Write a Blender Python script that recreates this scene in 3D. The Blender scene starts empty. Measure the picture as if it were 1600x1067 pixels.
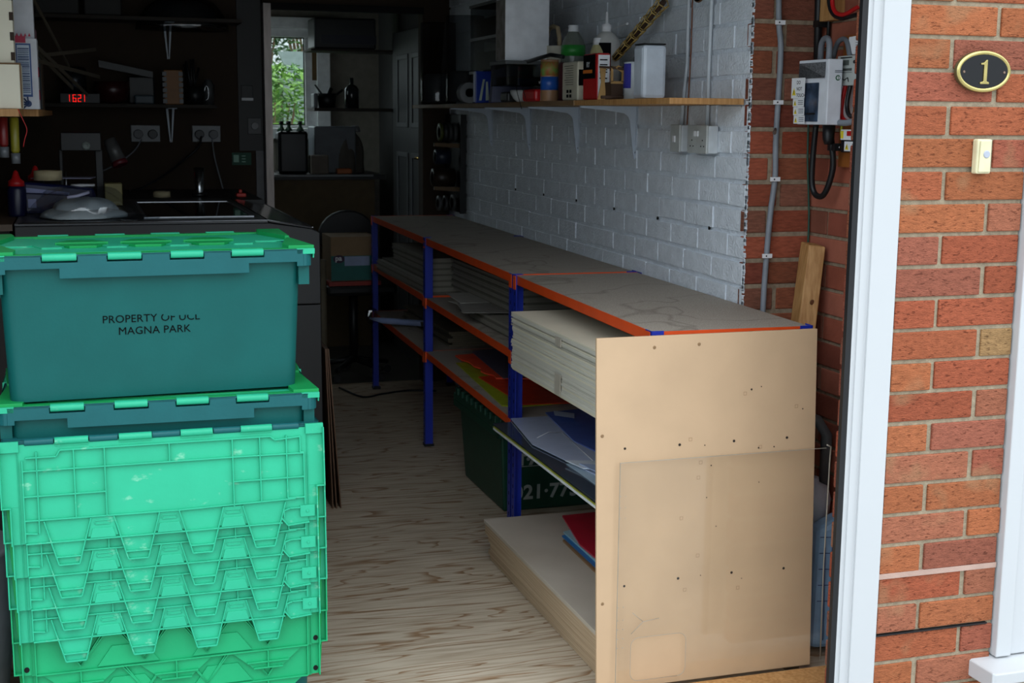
import bpy, bmesh, math, random
from mathutils import Vector, Matrix
random.seed(7)
S = bpy.context.scene
COL = S.collection
PI = math.pi

# ---------------------------------------------------------------- camera
cam_d = bpy.data.cameras.new('camera'); cam = bpy.data.objects.new('camera', cam_d); COL.objects.link(cam)
cam_d.sensor_width = 36.0; cam_d.lens = 2100.0 / 1600 * 36; cam_d.clip_start = 0.05
cam.matrix_world = Matrix(((0.95315975, 0.04149243, -0.29960785, 0.0),
                           (-0.3023371, 0.15976234, -0.93971712, 0.0),
                           (0.0088749, 0.98628311, 0.16482373, 1.49),
                           (0, 0, 0, 1)))
cam_d.dof.use_dof = True; cam_d.dof.focus_distance = 3.3; cam_d.dof.aperture_fstop = 13.0
S.camera = cam
# ---------------------------------------------------------------- world, exposure
W = bpy.data.worlds.new('overcast_sky'); S.world = W; W.use_nodes = True
nt = W.node_tree; bg = nt.nodes['Background']
tc = nt.nodes.new('ShaderNodeTexCoord'); sep = nt.nodes.new('ShaderNodeSeparateXYZ'); rp = nt.nodes.new('ShaderNodeValToRGB')
nt.links.new(tc.outputs['Generated'], sep.inputs[0]); nt.links.new(sep.outputs['Z'], rp.inputs[0]); nt.links.new(rp.outputs[0], bg.inputs[0])
rp.color_ramp.elements[0].position = 0.0; rp.color_ramp.elements[0].color = (0.30, 0.33, 0.35, 1)
rp.color_ramp.elements[1].position = 1.0; rp.color_ramp.elements[1].color = (0.94, 0.99, 1.04, 1)
_e = rp.color_ramp.elements.new(0.13); _e.color = (0.33, 0.375, 0.41, 1)
_e = rp.color_ramp.elements.new(0.34); _e.color = (0.82, 0.92, 1.0, 1)
bg.inputs[1].default_value = 1.35
vs = S.view_settings; vs.view_transform = 'Standard'; vs.look = 'None'; vs.gamma = 1.0; vs.use_curve_mapping = False
vs.exposure = 1.15

# ---------------------------------------------------------------- helpers
def lin(c):
    if isinstance(c, str):
        c = [int(c[i:i+2], 16) / 255 for i in (0, 2, 4)]
        c = [x / 12.92 if x <= 0.04045 else ((x + 0.055) / 1.055) ** 2.4 for x in c]
    return (c[0], c[1], c[2], 1.0)

MATS = {}
def mat(name, color, rough=0.5, metal=0.0, var=0.08, scale=20.0, bump=0.0, bscale=200.0, stretch=(1, 1, 1), color2=None,
        trans=0.0, emit=0.0, spec=0.5, attr=False, coat=0.0, pits=False, scuff=None):
    if name in MATS: return MATS[name]
    m = bpy.data.materials.new(name); m.use_nodes = True; n = m.node_tree.nodes; l = m.node_tree.links
    b = n['Principled BSDF']; c = lin(color)
    b.inputs['Roughness'].default_value = rough; b.inputs['Metallic'].default_value = metal
    b.inputs['Specular IOR Level'].default_value = spec
    b.inputs['Coat Weight'].default_value = coat
    t = n.new('ShaderNodeTexCoord'); mp = n.new('ShaderNodeMapping'); mp.inputs['Scale'].default_value = stretch
    l.new(t.outputs['Object'], mp.inputs[0])
    nz = n.new('ShaderNodeTexNoise'); nz.inputs['Scale'].default_value = scale; nz.inputs['Detail'].default_value = 5
    l.new(mp.outputs[0], nz.inputs['Vector'])
    mx = n.new('ShaderNodeMix'); mx.data_type = 'RGBA'
    rmp = n.new('ShaderNodeValToRGB'); rmp.color_ramp.elements[0].position = 0.35; rmp.color_ramp.elements[1].position = 0.65
    l.new(nz.outputs[0], rmp.inputs[0]); l.new(rmp.outputs[0], mx.inputs[0])
    if color2 is None:
        a = tuple(x * (1 - var) for x in c[:3]) + (1,); d = tuple(min(1, x * (1 + var)) for x in c[:3]) + (1,)
    else:
        a = c; d = lin(color2)
    mx.inputs[6].default_value = a; mx.inputs[7].default_value = d
    out = mx.outputs[2]
    if attr:
        at = n.new('ShaderNodeAttribute'); at.attribute_name = 'Col'
        m2 = n.new('ShaderNodeMix'); m2.data_type = 'RGBA'; m2.blend_type = 'MULTIPLY'; m2.inputs[0].default_value = 1
        l.new(mx.outputs[2], m2.inputs[6]); l.new(at.outputs['Color'], m2.inputs[7]); out = m2.outputs[2]
    if scuff:  # rubbed pale patches and chalky scratches
        mp6 = n.new('ShaderNodeMapping'); mp6.inputs['Scale'].default_value = (1, 1, 1.8); l.new(t.outputs['Object'], mp6.inputs[0])
        sc_ = n.new('ShaderNodeTexNoise'); sc_.inputs['Scale'].default_value = 16; sc_.inputs['Detail'].default_value = 6; sc_.inputs['Roughness'].default_value = .62; l.new(mp6.outputs[0], sc_.inputs['Vector'])
        sr_ = n.new('ShaderNodeValToRGB'); sr_.color_ramp.elements[0].position = .63; sr_.color_ramp.elements[0].color = (0, 0, 0, 1); sr_.color_ramp.elements[1].position = .74; sr_.color_ramp.elements[1].color = (.55, .55, .55, 1)
        l.new(sc_.outputs[0], sr_.inputs[0]); m8 = n.new('ShaderNodeMix'); m8.data_type = 'RGBA'; l.new(sr_.outputs[0], m8.inputs[0]); l.new(out, m8.inputs[6]); m8.inputs[7].default_value = lin(scuff); out = m8.outputs[2]
    if pits:   # drag-wire cracks baked into the clay and sandy streaks
        pn = n.new('ShaderNodeTexNoise'); pn.inputs['Scale'].default_value = 70; pn.inputs['Detail'].default_value = 3
        mp5 = n.new('ShaderNodeMapping'); mp5.inputs['Scale'].default_value = (1, 1, 3.2); l.new(t.outputs['Object'], mp5.inputs[0]); l.new(mp5.outputs[0], pn.inputs['Vector'])
        pr_ = n.new('ShaderNodeValToRGB'); pr_.color_ramp.elements[0].position = .33; pr_.color_ramp.elements[0].color = (.42, .36, .34, 1); pr_.color_ramp.elements[1].position = .40; pr_.color_ramp.elements[1].color = (1, 1, 1, 1)
        l.new(pn.outputs[0], pr_.inputs[0]); m6 = n.new('ShaderNodeMix'); m6.data_type = 'RGBA'; m6.blend_type = 'MULTIPLY'; m6.inputs[0].default_value = .85
        l.new(out, m6.inputs[6]); l.new(pr_.outputs[0], m6.inputs[7]); out = m6.outputs[2]
        sn = n.new('ShaderNodeTexNoise'); sn.inputs['Scale'].default_value = 9; l.new(t.outputs['Object'], sn.inputs['Vector'])
        sr = n.new('ShaderNodeValToRGB'); sr.color_ramp.elements[0].position = .60; sr.color_ramp.elements[0].color = (0, 0, 0, 1); sr.color_ramp.elements[1].position = .72; sr.color_ramp.elements[1].color = (.45, .45, .45, 1)
        l.new(sn.outputs[0], sr.inputs[0]); m7 = n.new('ShaderNodeMix'); m7.data_type = 'RGBA'; l.new(sr.outputs[0], m7.inputs[0]); l.new(out, m7.inputs[6]); m7.inputs[7].default_value = lin('a37e5d'); out = m7.outputs[2]
    l.new(out, b.inputs['Base Color'])
    if trans: b.inputs['Transmission Weight'].default_value = trans
    if emit:
        b.inputs['Emission Strength'].default_value = emit; b.inputs['Emission Color'].default_value = c
    if bump:
        n2 = n.new('ShaderNodeTexNoise'); n2.inputs['Scale'].default_value = bscale; n2.inputs['Detail'].default_value = 4
        l.new(mp.outputs[0], n2.inputs['Vector'])
        bp = n.new('ShaderNodeBump'); bp.inputs['Strength'].default_value = bump; bp.inputs['Distance'].default_value = 0.003
        l.new(n2.outputs[0], bp.inputs['Height']); l.new(bp.outputs[0], b.inputs['Normal'])
    MATS[name] = m; return m

def clear_mat(name, tint, gloss=0.12, rough=0.05):
    """thin clear plastic or glass: see-through with a faint reflection"""
    if name in MATS: return MATS[name]
    m = bpy.data.materials.new(name); m.use_nodes = True; n = m.node_tree.nodes; l = m.node_tree.links
    for x in list(n): n.remove(x)
    o = n.new('ShaderNodeOutputMaterial'); a = n.new('ShaderNodeBsdfTransparent'); a.inputs[0].default_value = lin(tint)
    g = n.new('ShaderNodeBsdfGlossy'); g.inputs['Roughness'].default_value = rough
    f = n.new('ShaderNodeLayerWeight'); f.inputs[0].default_value = .25
    ad = n.new('ShaderNodeMath'); ad.operation = 'MULTIPLY_ADD'; ad.inputs[1].default_value = .12; ad.inputs[2].default_value = .015 + gloss * 0.1; ad.use_clamp = True
    l.new(f.outputs['Facing'], ad.inputs[0])
    mx = n.new('ShaderNodeMixShader'); l.new(ad.outputs[0], mx.inputs[0]); l.new(a.outputs[0], mx.inputs[1]); l.new(g.outputs[0], mx.inputs[2])
    l.new(mx.outputs[0], o.inputs[0]); MATS[name] = m; return m

class MB:
    def __init__(s): s.v = []; s.f = []; s.mi = []; s.sm = []; s.col = []; s.cur = None
    def add(s, vs_, fs, mi=0, smooth=False, col=None):
        b = len(s.v); s.v += [Vector(v) for v in vs_]
        for f in fs:
            s.f.append([b + i for i in f]); s.mi.append(mi); s.sm.append(smooth); s.col.append(col or s.cur)
        return s
    def box(s, x0, y0, z0, x1, y1, z1, mi=0, col=None):
        x0, x1 = min(x0, x1), max(x0, x1); y0, y1 = min(y0, y1), max(y0, y1); z0, z1 = min(z0, z1), max(z0, z1)
        v = [(x0, y0, z0), (x1, y0, z0), (x1, y1, z0), (x0, y1, z0), (x0, y0, z1), (x1, y0, z1), (x1, y1, z1), (x0, y1, z1)]
        return s.add(v, [(0, 3, 2, 1), (4, 5, 6, 7), (0, 1, 5, 4), (1, 2, 6, 5), (2, 3, 7, 6), (3, 0, 4, 7)], mi, False, col)
    def hexa(s, v, mi=0, col=None):
        return s.add(v, [(0, 3, 2, 1), (4, 5, 6, 7), (0, 1, 5, 4), (1, 2, 6, 5), (2, 3, 7, 6), (3, 0, 4, 7)], mi, False, col)
    def prism(s, poly, axis, a, b, mi=0, smooth=False, col=None):
        def P(p, t):
            if axis == 'x': return (t, p[0], p[1])
            if axis == 'y': return (p[0], t, p[1])
            return (p[0], p[1], t)
        n = len(poly); vv = [P(p, a) for p in poly] + [P(p, b) for p in poly]
        ar = sum(poly[i][0] * poly[(i + 1) % n][1] - poly[(i + 1) % n][0] * poly[i][1] for i in range(n))
        fl = (ar > 0) ^ (axis == 'y') ^ (b < a)
        f0 = list(range(n)); f1 = list(range(n, 2 * n))
        caps = [f0[::-1], f1] if fl else [f0, f1[::-1]]
        sides = [(i, (i + 1) % n, n + (i + 1) % n, n + i) if fl else (i, n + i, n + (i + 1) % n, (i + 1) % n) for i in range(n)]
        s.add(vv, caps, mi, False, col); b0 = len(s.v) - 2 * n
        for q in sides:
            s.f.append([b0 + i for i in q]); s.mi.append(mi); s.sm.append(smooth); s.col.append(col or s.cur)
        return s
    def tube(s, pts, r, n=8, mi=0, caps=True, smooth=True):
        pts = [Vector(p) for p in pts]; rr = r if isinstance(r, (list, tuple)) else [r] * len(pts)
        up = Vector((0, 0, 1)); rings = []; last = None
        for i, p in enumerate(pts):
            d = (pts[min(i + 1, len(pts) - 1)] - pts[max(i - 1, 0)])
            if d.length < 1e-9: d = Vector((0, 0, 1))
            d.normalize()
            if last is None:
                a = d.cross(up)
                if a.length < 0.1: a = d.cross(Vector((1, 0, 0)))
            else:
                a = last - d * last.dot(d)
            a.normalize(); last = a; c = d.cross(a)
            rings.append([p + (a * math.cos(2 * PI * k / n) + c * math.sin(2 * PI * k / n)) * rr[i] for k in range(n)])
        v = [q for r_ in rings for q in r_]; f = []
        for i in range(len(pts) - 1):
            for k in range(n):
                f.append((i * n + k, i * n + (k + 1) % n, (i + 1) * n + (k + 1) % n, (i + 1) * n + k))
        s.add(v, f, mi, smooth)
        if caps:
            b = len(s.v) - len(v); L = (len(pts) - 1) * n
            s.f += [[b + k for k in range(n)][::-1], [b + L + k for k in range(n)]]; s.mi += [mi, mi]; s.sm += [False, False]; s.col += [s.cur, s.cur]
        return s
    def lathe(s, prof, c=(0, 0, 0), n=24, mi=0, axis='z', mif=None):
        v = []; f = []
        for (r, z) in prof:
            for k in range(n):
                a = 2 * PI * k / n; x, y = r * math.cos(a), r * math.sin(a)
                p = (x, y, z) if axis == 'z' else ((z, x, y) if axis == 'x' else (y, z, x))
                v.append((c[0] + p[0], c[1] + p[1], c[2] + p[2]))
        base = len(s.v); s.v += [Vector(q) for q in v]
        for i in range(len(prof) - 1):
            m_ = mif(i) if mif else mi
            for k in range(n):
                s.f.append([base + i * n + k, base + i * n + (k + 1) % n, base + (i + 1) * n + (k + 1) % n, base + (i + 1) * n + k])
                s.mi.append(m_); s.sm.append(True); s.col.append(s.cur)
        for i, rev in ((0, True), (len(prof) - 1, False)):
            if prof[i][0] > 1e-5:
                q = [base + i * n + k for k in range(n)]; s.f.append(q[::-1] if rev else q); s.mi.append(mif(min(i, len(prof) - 2)) if mif else mi); s.sm.append(False); s.col.append(s.cur)
        return s
    def mark(s): return len(s.v)
    def xf(s, M, start=0):
        for i in range(start, len(s.v)): s.v[i] = M @ s.v[i]
        return s

def world_off(p):
    o = Vector((0, 0, 0))
    while p is not None: o += p.location; p = p.parent
    return o

def build(name, mb, mats, parent=None, local=False, bevel=0.0, mods=None):
    me = bpy.data.meshes.new(name)
    off = Vector((0, 0, 0)); loc = Vector((0, 0, 0))
    if not local:
        if parent is not None: off = world_off(parent)
        else:
            xs = [v.x for v in mb.v]; ys = [v.y for v in mb.v]; zs = [v.z for v in mb.v]
            off = Vector(((min(xs) + max(xs)) / 2, (min(ys) + max(ys)) / 2, min(zs))); loc = off
    me.from_pydata([tuple(v - off) for v in mb.v], [], mb.f)
    if not isinstance(mats, (list, tuple)): mats = [mats]
    for m in mats: me.materials.append(m)
    me.polygons.foreach_set('material_index', mb.mi); me.polygons.foreach_set('use_smooth', mb.sm)
    if any(c for c in mb.col):
        ca = me.color_attributes.new('Col', 'FLOAT_COLOR', 'CORNER'); k = 0
        for i, p in enumerate(me.polygons):
            c = mb.col[i] or (1, 1, 1)
            for _ in range(p.loop_total): ca.data[k].color = (c[0], c[1], c[2], 1); k += 1
    me.update()
    o = bpy.data.objects.new(name, me); COL.objects.link(o); o.parent = parent
    if parent is None: o.location = loc
    if bevel:
        b = o.modifiers.new('bevel', 'BEVEL'); b.width = bevel; b.segments = 2; b.limit_method = 'ANGLE'; b.angle_limit = 0.7
    return o

def thing(name, label, cat, loc=(0, 0, 0), rz=0.0, group=None):
    o = bpy.data.objects.new(name, None); COL.objects.link(o); o.location = loc; o.rotation_euler = (0, 0, rz); o.empty_display_size = 0.05
    return tag(o, label, cat, group)
def tag(o, label=None, cat=None, group=None, kind=None):
    if label: o['label'] = label
    if cat: o['category'] = cat
    if group: o['group'] = group
    if kind: o['kind'] = kind
    return o
def struct(name, mb, mats, **k):
    o = build(name, mb, mats, **k); o['kind'] = 'structure'; return o
def dup(o, parent=None):
    c = o.copy(); COL.objects.link(c); c.parent = parent
    for ch in [x for x in COL.objects if x.parent == o]: dup(ch, c)
    return c

def text_mb(s, size, origin, right, up, lift=0.0004, spacing=1.0, bold=0.0, align='LEFT', yclip=None):
    cu = bpy.data.curves.new('t', 'FONT'); cu.body = s; cu.size = size; cu.space_character = spacing; cu.align_x = align; cu.offset = bold
    cu.resolution_u = 3
    o = bpy.data.objects.new('t', cu); COL.objects.link(o); dg = bpy.context.evaluated_depsgraph_get(); dg.update()
    me = bpy.data.meshes.new_from_object(o.evaluated_get(dg)); bpy.data.objects.remove(o)
    bm = bmesh.new(); bm.from_mesh(me)
    if yclip:
        x0, y0 = yclip
        r = bmesh.ops.bisect_plane(bm, geom=bm.verts[:] + bm.edges[:] + bm.faces[:], plane_co=(x0, y0, 0), plane_no=(0, 1, 0))
        dead = [f for f in bm.faces if f.calc_center_median().x > x0 and f.calc_center_median().y > y0]
        bmesh.ops.delete(bm, geom=dead, context='FACES')
    R = Vector(right).normalized(); U = Vector(up).normalized(); N = R.cross(U); O = Vector(origin)
    mb = MB(); bm.verts.ensure_lookup_table()
    for i, v in enumerate(bm.verts): v.index = i
    mb.add([O + R * v.co.x + U * v.co.y + N * lift for v in bm.verts], [[v.index for v in f.verts] for f in bm.faces])
    bm.free(); bpy.data.meshes.remove(me)
    return mb

def wx(Y): return 1.838 + 0.03 * (Y - 3.54)        # face of the painted brick wall
WR = -math.atan(0.03)

# ---------------------------------------------------------------- materials
M_facade = mat('red_facing_brick', 'ffffff', 0.9, var=0.24, scale=55, bump=1.6, bscale=140, stretch=(1, 1, 3.5), attr=True, spec=0.2, pits=True)
M_mortar = mat('sand_mortar', 'a0937d', 0.95, var=0.15, scale=80, bump=0.8, bscale=300, spec=0.1)
M_mortar_d = mat('grey_brown_mortar', '94836f', 0.95, var=0.2, scale=60, bump=0.6, bscale=200, spec=0.1)
M_wpaint = mat('white_masonry_paint', 'e8eff7', 0.40, var=0.06, scale=25, bump=1.6, bscale=115, spec=0.5)
M_upvc = mat('white_window_plastic', 'c1c3c5', 0.25, var=0.01, scale=3)
M_rubber = mat('black_rubber_seal', '0b0c10', 0.6)
M_teal = mat('dark_teal_plastic', '115956', 0.42, var=0.05, scale=8, bump=0.12, bscale=120, spec=.22)
M_tealrim = mat('teal_rim_plastic', '185b5e', 0.4, var=0.06, scale=10, bump=0.12, bscale=120, spec=.25)
M_lid = mat('bright_green_plastic', '2cb087', 0.4, var=0.05, scale=9, bump=0.1, bscale=90, spec=.3, scuff='a9dcc0')
M_lid2 = mat('deep_green_plastic', '1da56c', 0.4, var=0.05, scale=9, bump=0.1, bscale=90, spec=.3)
M_lidtop = mat('leaf_green_plastic', '16944f', 0.4, var=0.06, scale=9, bump=0.1, bscale=90, spec=.25)
M_blueS = mat('blue_painted_steel', '1a2fa0', 0.4, var=0.05, scale=12)
M_orangeS = mat('orange_painted_steel', 'e2511c', 0.4, var=0.05, scale=12)
M_black = mat('black_plastic', '101114', 0.45, var=0.1)
M_dark = mat('dark_void', '050506', 0.9)
M_white = mat('white_paper', 'e6e7ea', 0.7, var=0.02)
M_ink = mat('black_ink', '06090b', 0.8, spec=.1)
M_yel = mat('warning_yellow', 'e6cf2e', 0.5)
M_red = mat('red_plastic', 'b8191c', 0.4)
M_chrome = mat('bright_metal', 'c9ccd0', 0.2, metal=1.0)
M_alu = mat('dull_aluminium', '9ea1a6', 0.35, metal=1.0)
M_steelgrey = mat('grey_painted_bracket', 'b9c3cf', 0.4, var=0.04)
M_wood = mat('pine_timber', 'c59660', 0.6, color2='a87742', scale=9, stretch=(12, 12, 1), bump=0.2, bscale=60)
M_card = mat('brown_cardboard', '8d7355', 0.8, var=0.05)
M_brown = mat('brown_panel_board', '6f5236', 0.7, var=0.1, scale=10)
M_greycable = mat('grey_cable_sheath', '7f858d', 0.5)
M_clear = clear_mat('clear_acrylic', (0.985, 0.985, 0.98), gloss=.05)
M_bag = clear_mat('clear_polythene', (0.80, 0.82, 0.84), gloss=0.5, rough=0.15)

def chip_mat():
    m = bpy.data.materials.new('chipboard_deck'); m.use_nodes = True; n = m.node_tree.nodes; l = m.node_tree.links; b = n['Principled BSDF']
    t = n.new('ShaderNodeTexCoord')
    a = n.new('ShaderNodeTexNoise'); a.inputs['Scale'].default_value = 350; a.inputs['Detail'].default_value = 3; l.new(t.outputs['Object'], a.inputs['Vector'])
    r = n.new('ShaderNodeValToRGB'); r.color_ramp.elements[0].color = lin('857a6e'); r.color_ramp.elements[1].color = lin('b3a99c'); r.color_ramp.elements[0].position = .3; r.color_ramp.elements[1].position = .65
    l.new(a.outputs[0], r.inputs[0])
    # scuffs: thin curved dark marks
    c = n.new('ShaderNodeTexNoise'); c.inputs['Scale'].default_value = 3.0; c.inputs['Detail'].default_value = 1.5; c.inputs['Distortion'].default_value = 0.6; l.new(t.outputs['Object'], c.inputs['Vector'])
    q = n.new('ShaderNodeValToRGB'); e = q.color_ramp.elements; e[0].position = .485; e[0].color = (1, 1, 1, 1); e[1].position = .515; e[1].color = (1, 1, 1, 1); k = q.color_ramp.elements.new(.5); k.color = (.62, .6, .58, 1)
    l.new(c.outputs[0], q.inputs[0])
    mx = n.new('ShaderNodeMix'); mx.data_type = 'RGBA'; mx.blend_type = 'MULTIPLY'; mx.inputs[0].default_value = .8; l.new(r.outputs[0], mx.inputs[6]); l.new(q.outputs[0], mx.inputs[7])
    l.new(mx.outputs[2], b.inputs['Base Color']); b.inputs['Roughness'].default_value = .8
    return m
M_chip = chip_mat()

def ply_mat(name, c0, c1, c2, rings=9.0):
    """rotary-cut plywood: long wavy grain running across, with a few knots"""
    m = bpy.data.materials.new(name); m.use_nodes = True; n = m.node_tree.nodes; l = m.node_tree.links; b = n['Principled BSDF']
    t = n.new('ShaderNodeTexCoord'); mp = n.new('ShaderNodeMapping'); mp.inputs['Scale'].default_value = (0.62, 4.2, 1); l.new(t.outputs['Object'], mp.inputs[0])
    a = n.new('ShaderNodeTexNoise'); a.inputs['Scale'].default_value = 1.6; a.inputs['Detail'].default_value = 3.0; a.inputs['Roughness'].default_value = .45; a.inputs['Distortion'].default_value = .5
    l.new(mp.outputs[0], a.inputs['Vector'])
    mu = n.new('ShaderNodeMath'); mu.operation = 'MULTIPLY'; mu.inputs[1].default_value = rings; l.new(a.outputs[0], mu.inputs[0])
    fr = n.new('ShaderNodeMath'); fr.operation = 'FRACT'; l.new(mu.outputs[0], fr.inputs[0])
    r = n.new('ShaderNodeValToRGB'); e = r.color_ramp.elements; e[0].position = 0; e[0].color = lin(c0); e[1].position = .97; e[1].color = lin(c1)
    k = e.new(.72); k.color = lin(c0); k = e.new(.93); k.color = lin(c1); k = e.new(.995); k.color = lin(c0)
    l.new(fr.outputs[0], r.inputs[0])
    f = n.new('ShaderNodeTexNoise'); f.inputs['Scale'].default_value = 5; f.inputs['Detail'].default_value = 6; mp2 = n.new('ShaderNodeMapping'); mp2.inputs['Scale'].default_value = (1, 14, 1)
    l.new(t.outputs['Object'], mp2.inputs[0]); l.new(mp2.outputs[0], f.inputs['Vector'])
    r2 = n.new('ShaderNodeValToRGB'); r2.color_ramp.elements[0].position = .3; r2.color_ramp.elements[0].color = lin(c2); r2.color_ramp.elements[1].position = .6; r2.color_ramp.elements[1].color = (1, 1, 1, 1); l.new(f.outputs[0], r2.inputs[0])
    mx = n.new('ShaderNodeMix'); mx.data_type = 'RGBA'; mx.blend_type = 'MULTIPLY'; mx.inputs[0].default_value = .55; l.new(r.outputs[0], mx.inputs[6]); l.new(r2.outputs[0], mx.inputs[7])
    v = n.new('ShaderNodeTexVoronoi'); v.inputs['Scale'].default_value = 1.7; v.inputs['Randomness'].default_value = 1; mp3 = n.new('ShaderNodeMapping'); mp3.inputs['Scale'].default_value = (1, 2.2, 1)
    l.new(t.outputs['Object'], mp3.inputs[0]); l.new(mp3.outputs[0], v.inputs['Vector'])
    r3 = n.new('ShaderNodeValToRGB'); r3.color_ramp.elements[0].position = .03; r3.color_ramp.elements[0].color = lin('5a3d28'); r3.color_ramp.elements[1].position = .085; r3.color_ramp.elements[1].color = (1, 1, 1, 1); l.new(v.outputs['Distance'], r3.inputs[0])
    m4 = n.new('ShaderNodeMix'); m4.data_type = 'RGBA'; m4.blend_type = 'MULTIPLY'; m4.inputs[0].default_value = .8; l.new(mx.outputs[2], m4.inputs[6]); l.new(r3.outputs[0], m4.inputs[7])
    l.new(m4.outputs[2], b.inputs['Base Color']); b.inputs['Roughness'].default_value = .7
    bp = n.new('ShaderNodeBump'); bp.inputs['Strength'].default_value = .25; bp.inputs['Distance'].default_value = .002; l.new(fr.outputs[0], bp.inputs['Height']); l.new(bp.outputs[0], b.inputs['Normal'])
    return m
M_floor = ply_mat('plywood_floor', 'c9baa4', '9c7d5e', 'ab977e', 11.0)

# ================================================================ SETTING
BR = ['b0603f', 'a85a40', 'b56a48', '9d5343', 'b8653c', 'a6614a', 'bb6c4a', 'ad5d3a', 'a4664f', 'b46040']
# outside face of the house: course A stretcher+header, course B header+stretcher
fac = MB()
zt = 1.678 + 0.075 * 14; rnd = random.Random(3)
fac.box(1.787, 2.6965, 0.0, 2.129, 2.79, 2.72, 1)
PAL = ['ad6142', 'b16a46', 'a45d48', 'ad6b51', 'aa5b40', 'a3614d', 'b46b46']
for k in range(36):
    z1 = zt - .075 * k - .005; z0 = zt - .075 * (k + 1) + .005
    if z0 < 0: break
    A = (k % 2 == 1)                       # stretcher against the frame
    segs = [(1.793, 2.026), (2.037, 2.127)] if A else [(1.793, 1.904), (1.915, 2.126)]
    for (a, b) in segs:
        c = lin(PAL[rnd.randrange(len(PAL))]); f = rnd.uniform(.88, 1.1)
        if rnd.random() < .05: c = lin('b08a5e')
        d = rnd.uniform(-.002, .0015); e = rnd.uniform(-.001, .001)
        fac.box(a + rnd.uniform(0, .003), 2.690 + d, z0 + e, b + rnd.uniform(-.002, .001), 2.75, z1 + e, 0, tuple(x * f for x in c[:3]))
wf = struct('wall_front', fac, [M_facade, M_mortar], bevel=0.0025)
# pinkish repaired joint and slipped damp course
jm = MB(); jm.box(1.792, 2.688, .396, 2.126, 2.70, .409)
struct('trim_1', jm, mat('pink_mortar', 'b29588', .8, bump=.4))
jm = MB(); jm.box(1.792, 2.686, .2515, 2.11, 2.70, .2545)
struct('trim_2', jm, M_rubber)
# pier behind the door frame, side of the meter recess, its back, the painted wall
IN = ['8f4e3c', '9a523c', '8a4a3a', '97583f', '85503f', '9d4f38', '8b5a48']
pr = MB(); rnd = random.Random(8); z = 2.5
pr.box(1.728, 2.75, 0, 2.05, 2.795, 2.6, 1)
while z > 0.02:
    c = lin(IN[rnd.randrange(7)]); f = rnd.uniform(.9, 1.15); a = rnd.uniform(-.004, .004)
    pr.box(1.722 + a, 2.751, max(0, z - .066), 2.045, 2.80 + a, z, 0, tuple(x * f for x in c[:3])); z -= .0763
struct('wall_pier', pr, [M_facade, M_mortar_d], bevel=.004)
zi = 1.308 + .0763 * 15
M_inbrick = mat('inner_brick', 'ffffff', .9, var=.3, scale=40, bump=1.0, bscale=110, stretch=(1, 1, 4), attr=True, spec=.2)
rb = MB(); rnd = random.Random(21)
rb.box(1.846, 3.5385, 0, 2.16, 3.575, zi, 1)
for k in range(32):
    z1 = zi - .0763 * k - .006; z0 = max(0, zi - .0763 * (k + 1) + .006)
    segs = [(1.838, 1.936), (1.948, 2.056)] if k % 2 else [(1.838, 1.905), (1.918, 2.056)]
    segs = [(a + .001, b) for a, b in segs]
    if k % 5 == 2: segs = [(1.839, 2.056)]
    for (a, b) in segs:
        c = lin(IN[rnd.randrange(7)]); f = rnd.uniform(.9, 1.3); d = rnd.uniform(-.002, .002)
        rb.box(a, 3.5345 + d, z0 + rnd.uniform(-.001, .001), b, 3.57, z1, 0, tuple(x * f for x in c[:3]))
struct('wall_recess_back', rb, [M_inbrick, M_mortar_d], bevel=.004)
sb = MB(); rnd = random.Random(22)
sb.box(2.056, 2.79, 0, 2.16, 3.545, zi, 1)
for k in range(32):
    z1 = zi - .0763 * k - .005; z0 = max(0, zi - .0763 * (k + 1) + .005); y = 3.54 - (0.0 if k % 2 else .11)
    ys = [3.54] if k % 2 else [3.54, 3.435]
    y = 3.54
    if k % 2 == 0:
        sb.box(2.050, 3.443, z0, 2.10, 3.54, z1, 0, lin(IN[rnd.randrange(7)])[:3]); y = 3.433
    while y > 2.80:
        e = max(2.80, y - .215); c = lin(['9a5440', 'a25a45', '92503f', 'a86450'][rnd.randrange(4)]); f = rnd.uniform(.9, 1.15)
        sb.box(2.050, e, z0, 2.10, y, z1, 0, tuple(x * f for x in c[:3])); y = e - .010
M_smooth = mat('smooth_inner_brick', 'ffffff', .85, var=.18, scale=14, bump=.4, bscale=90, attr=True, spec=.25)
struct('wall_recess_side', sb, [M_smooth, M_mortar_d], bevel=.003)
# painted brick wall (soft-edged bricks under thick white paint)
pw = MB(); rnd = random.Random(5); L = 3.83; uy = Vector((math.sin(-WR), math.cos(WR), 0)); ux = Vector((uy.y, -uy.x, 0))
def wpt(u, d, z): return Vector((1.838, 3.541, z)) + uy * u + ux * d
def wbox(mb, u0, u1, d0, d1, z0, z1, mi=0, col=None):
    mb.hexa([wpt(u0, d0, z0), wpt(u0, d1, z0), wpt(u1, d1, z0), wpt(u1, d0, z0), wpt(u0, d0, z1), wpt(u0, d1, z1), wpt(u1, d1, z1), wpt(u1, d0, z1)], mi, col)
wbox(pw, 0.0015, L, .007, .03, 0, zi); wbox(pw, 0.3, L, .03, .12, 0, zi)
for k in range(32):
    z1 = zi - .0763 * k - .0080; z0 = max(0, zi - .0763 * (k + 1) + .0060)
    u = 0.0012; first = True
    while u < L:
        ln = (.105 if (k % 2 and first) else .213)
        e = min(u + ln, L); wbox(pw, u, e, rnd.uniform(-.0018, .0012), .035, z0 + rnd.uniform(-.002, .002), z1 + rnd.uniform(-.002, .002)); u = e + .007; first = False
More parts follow.
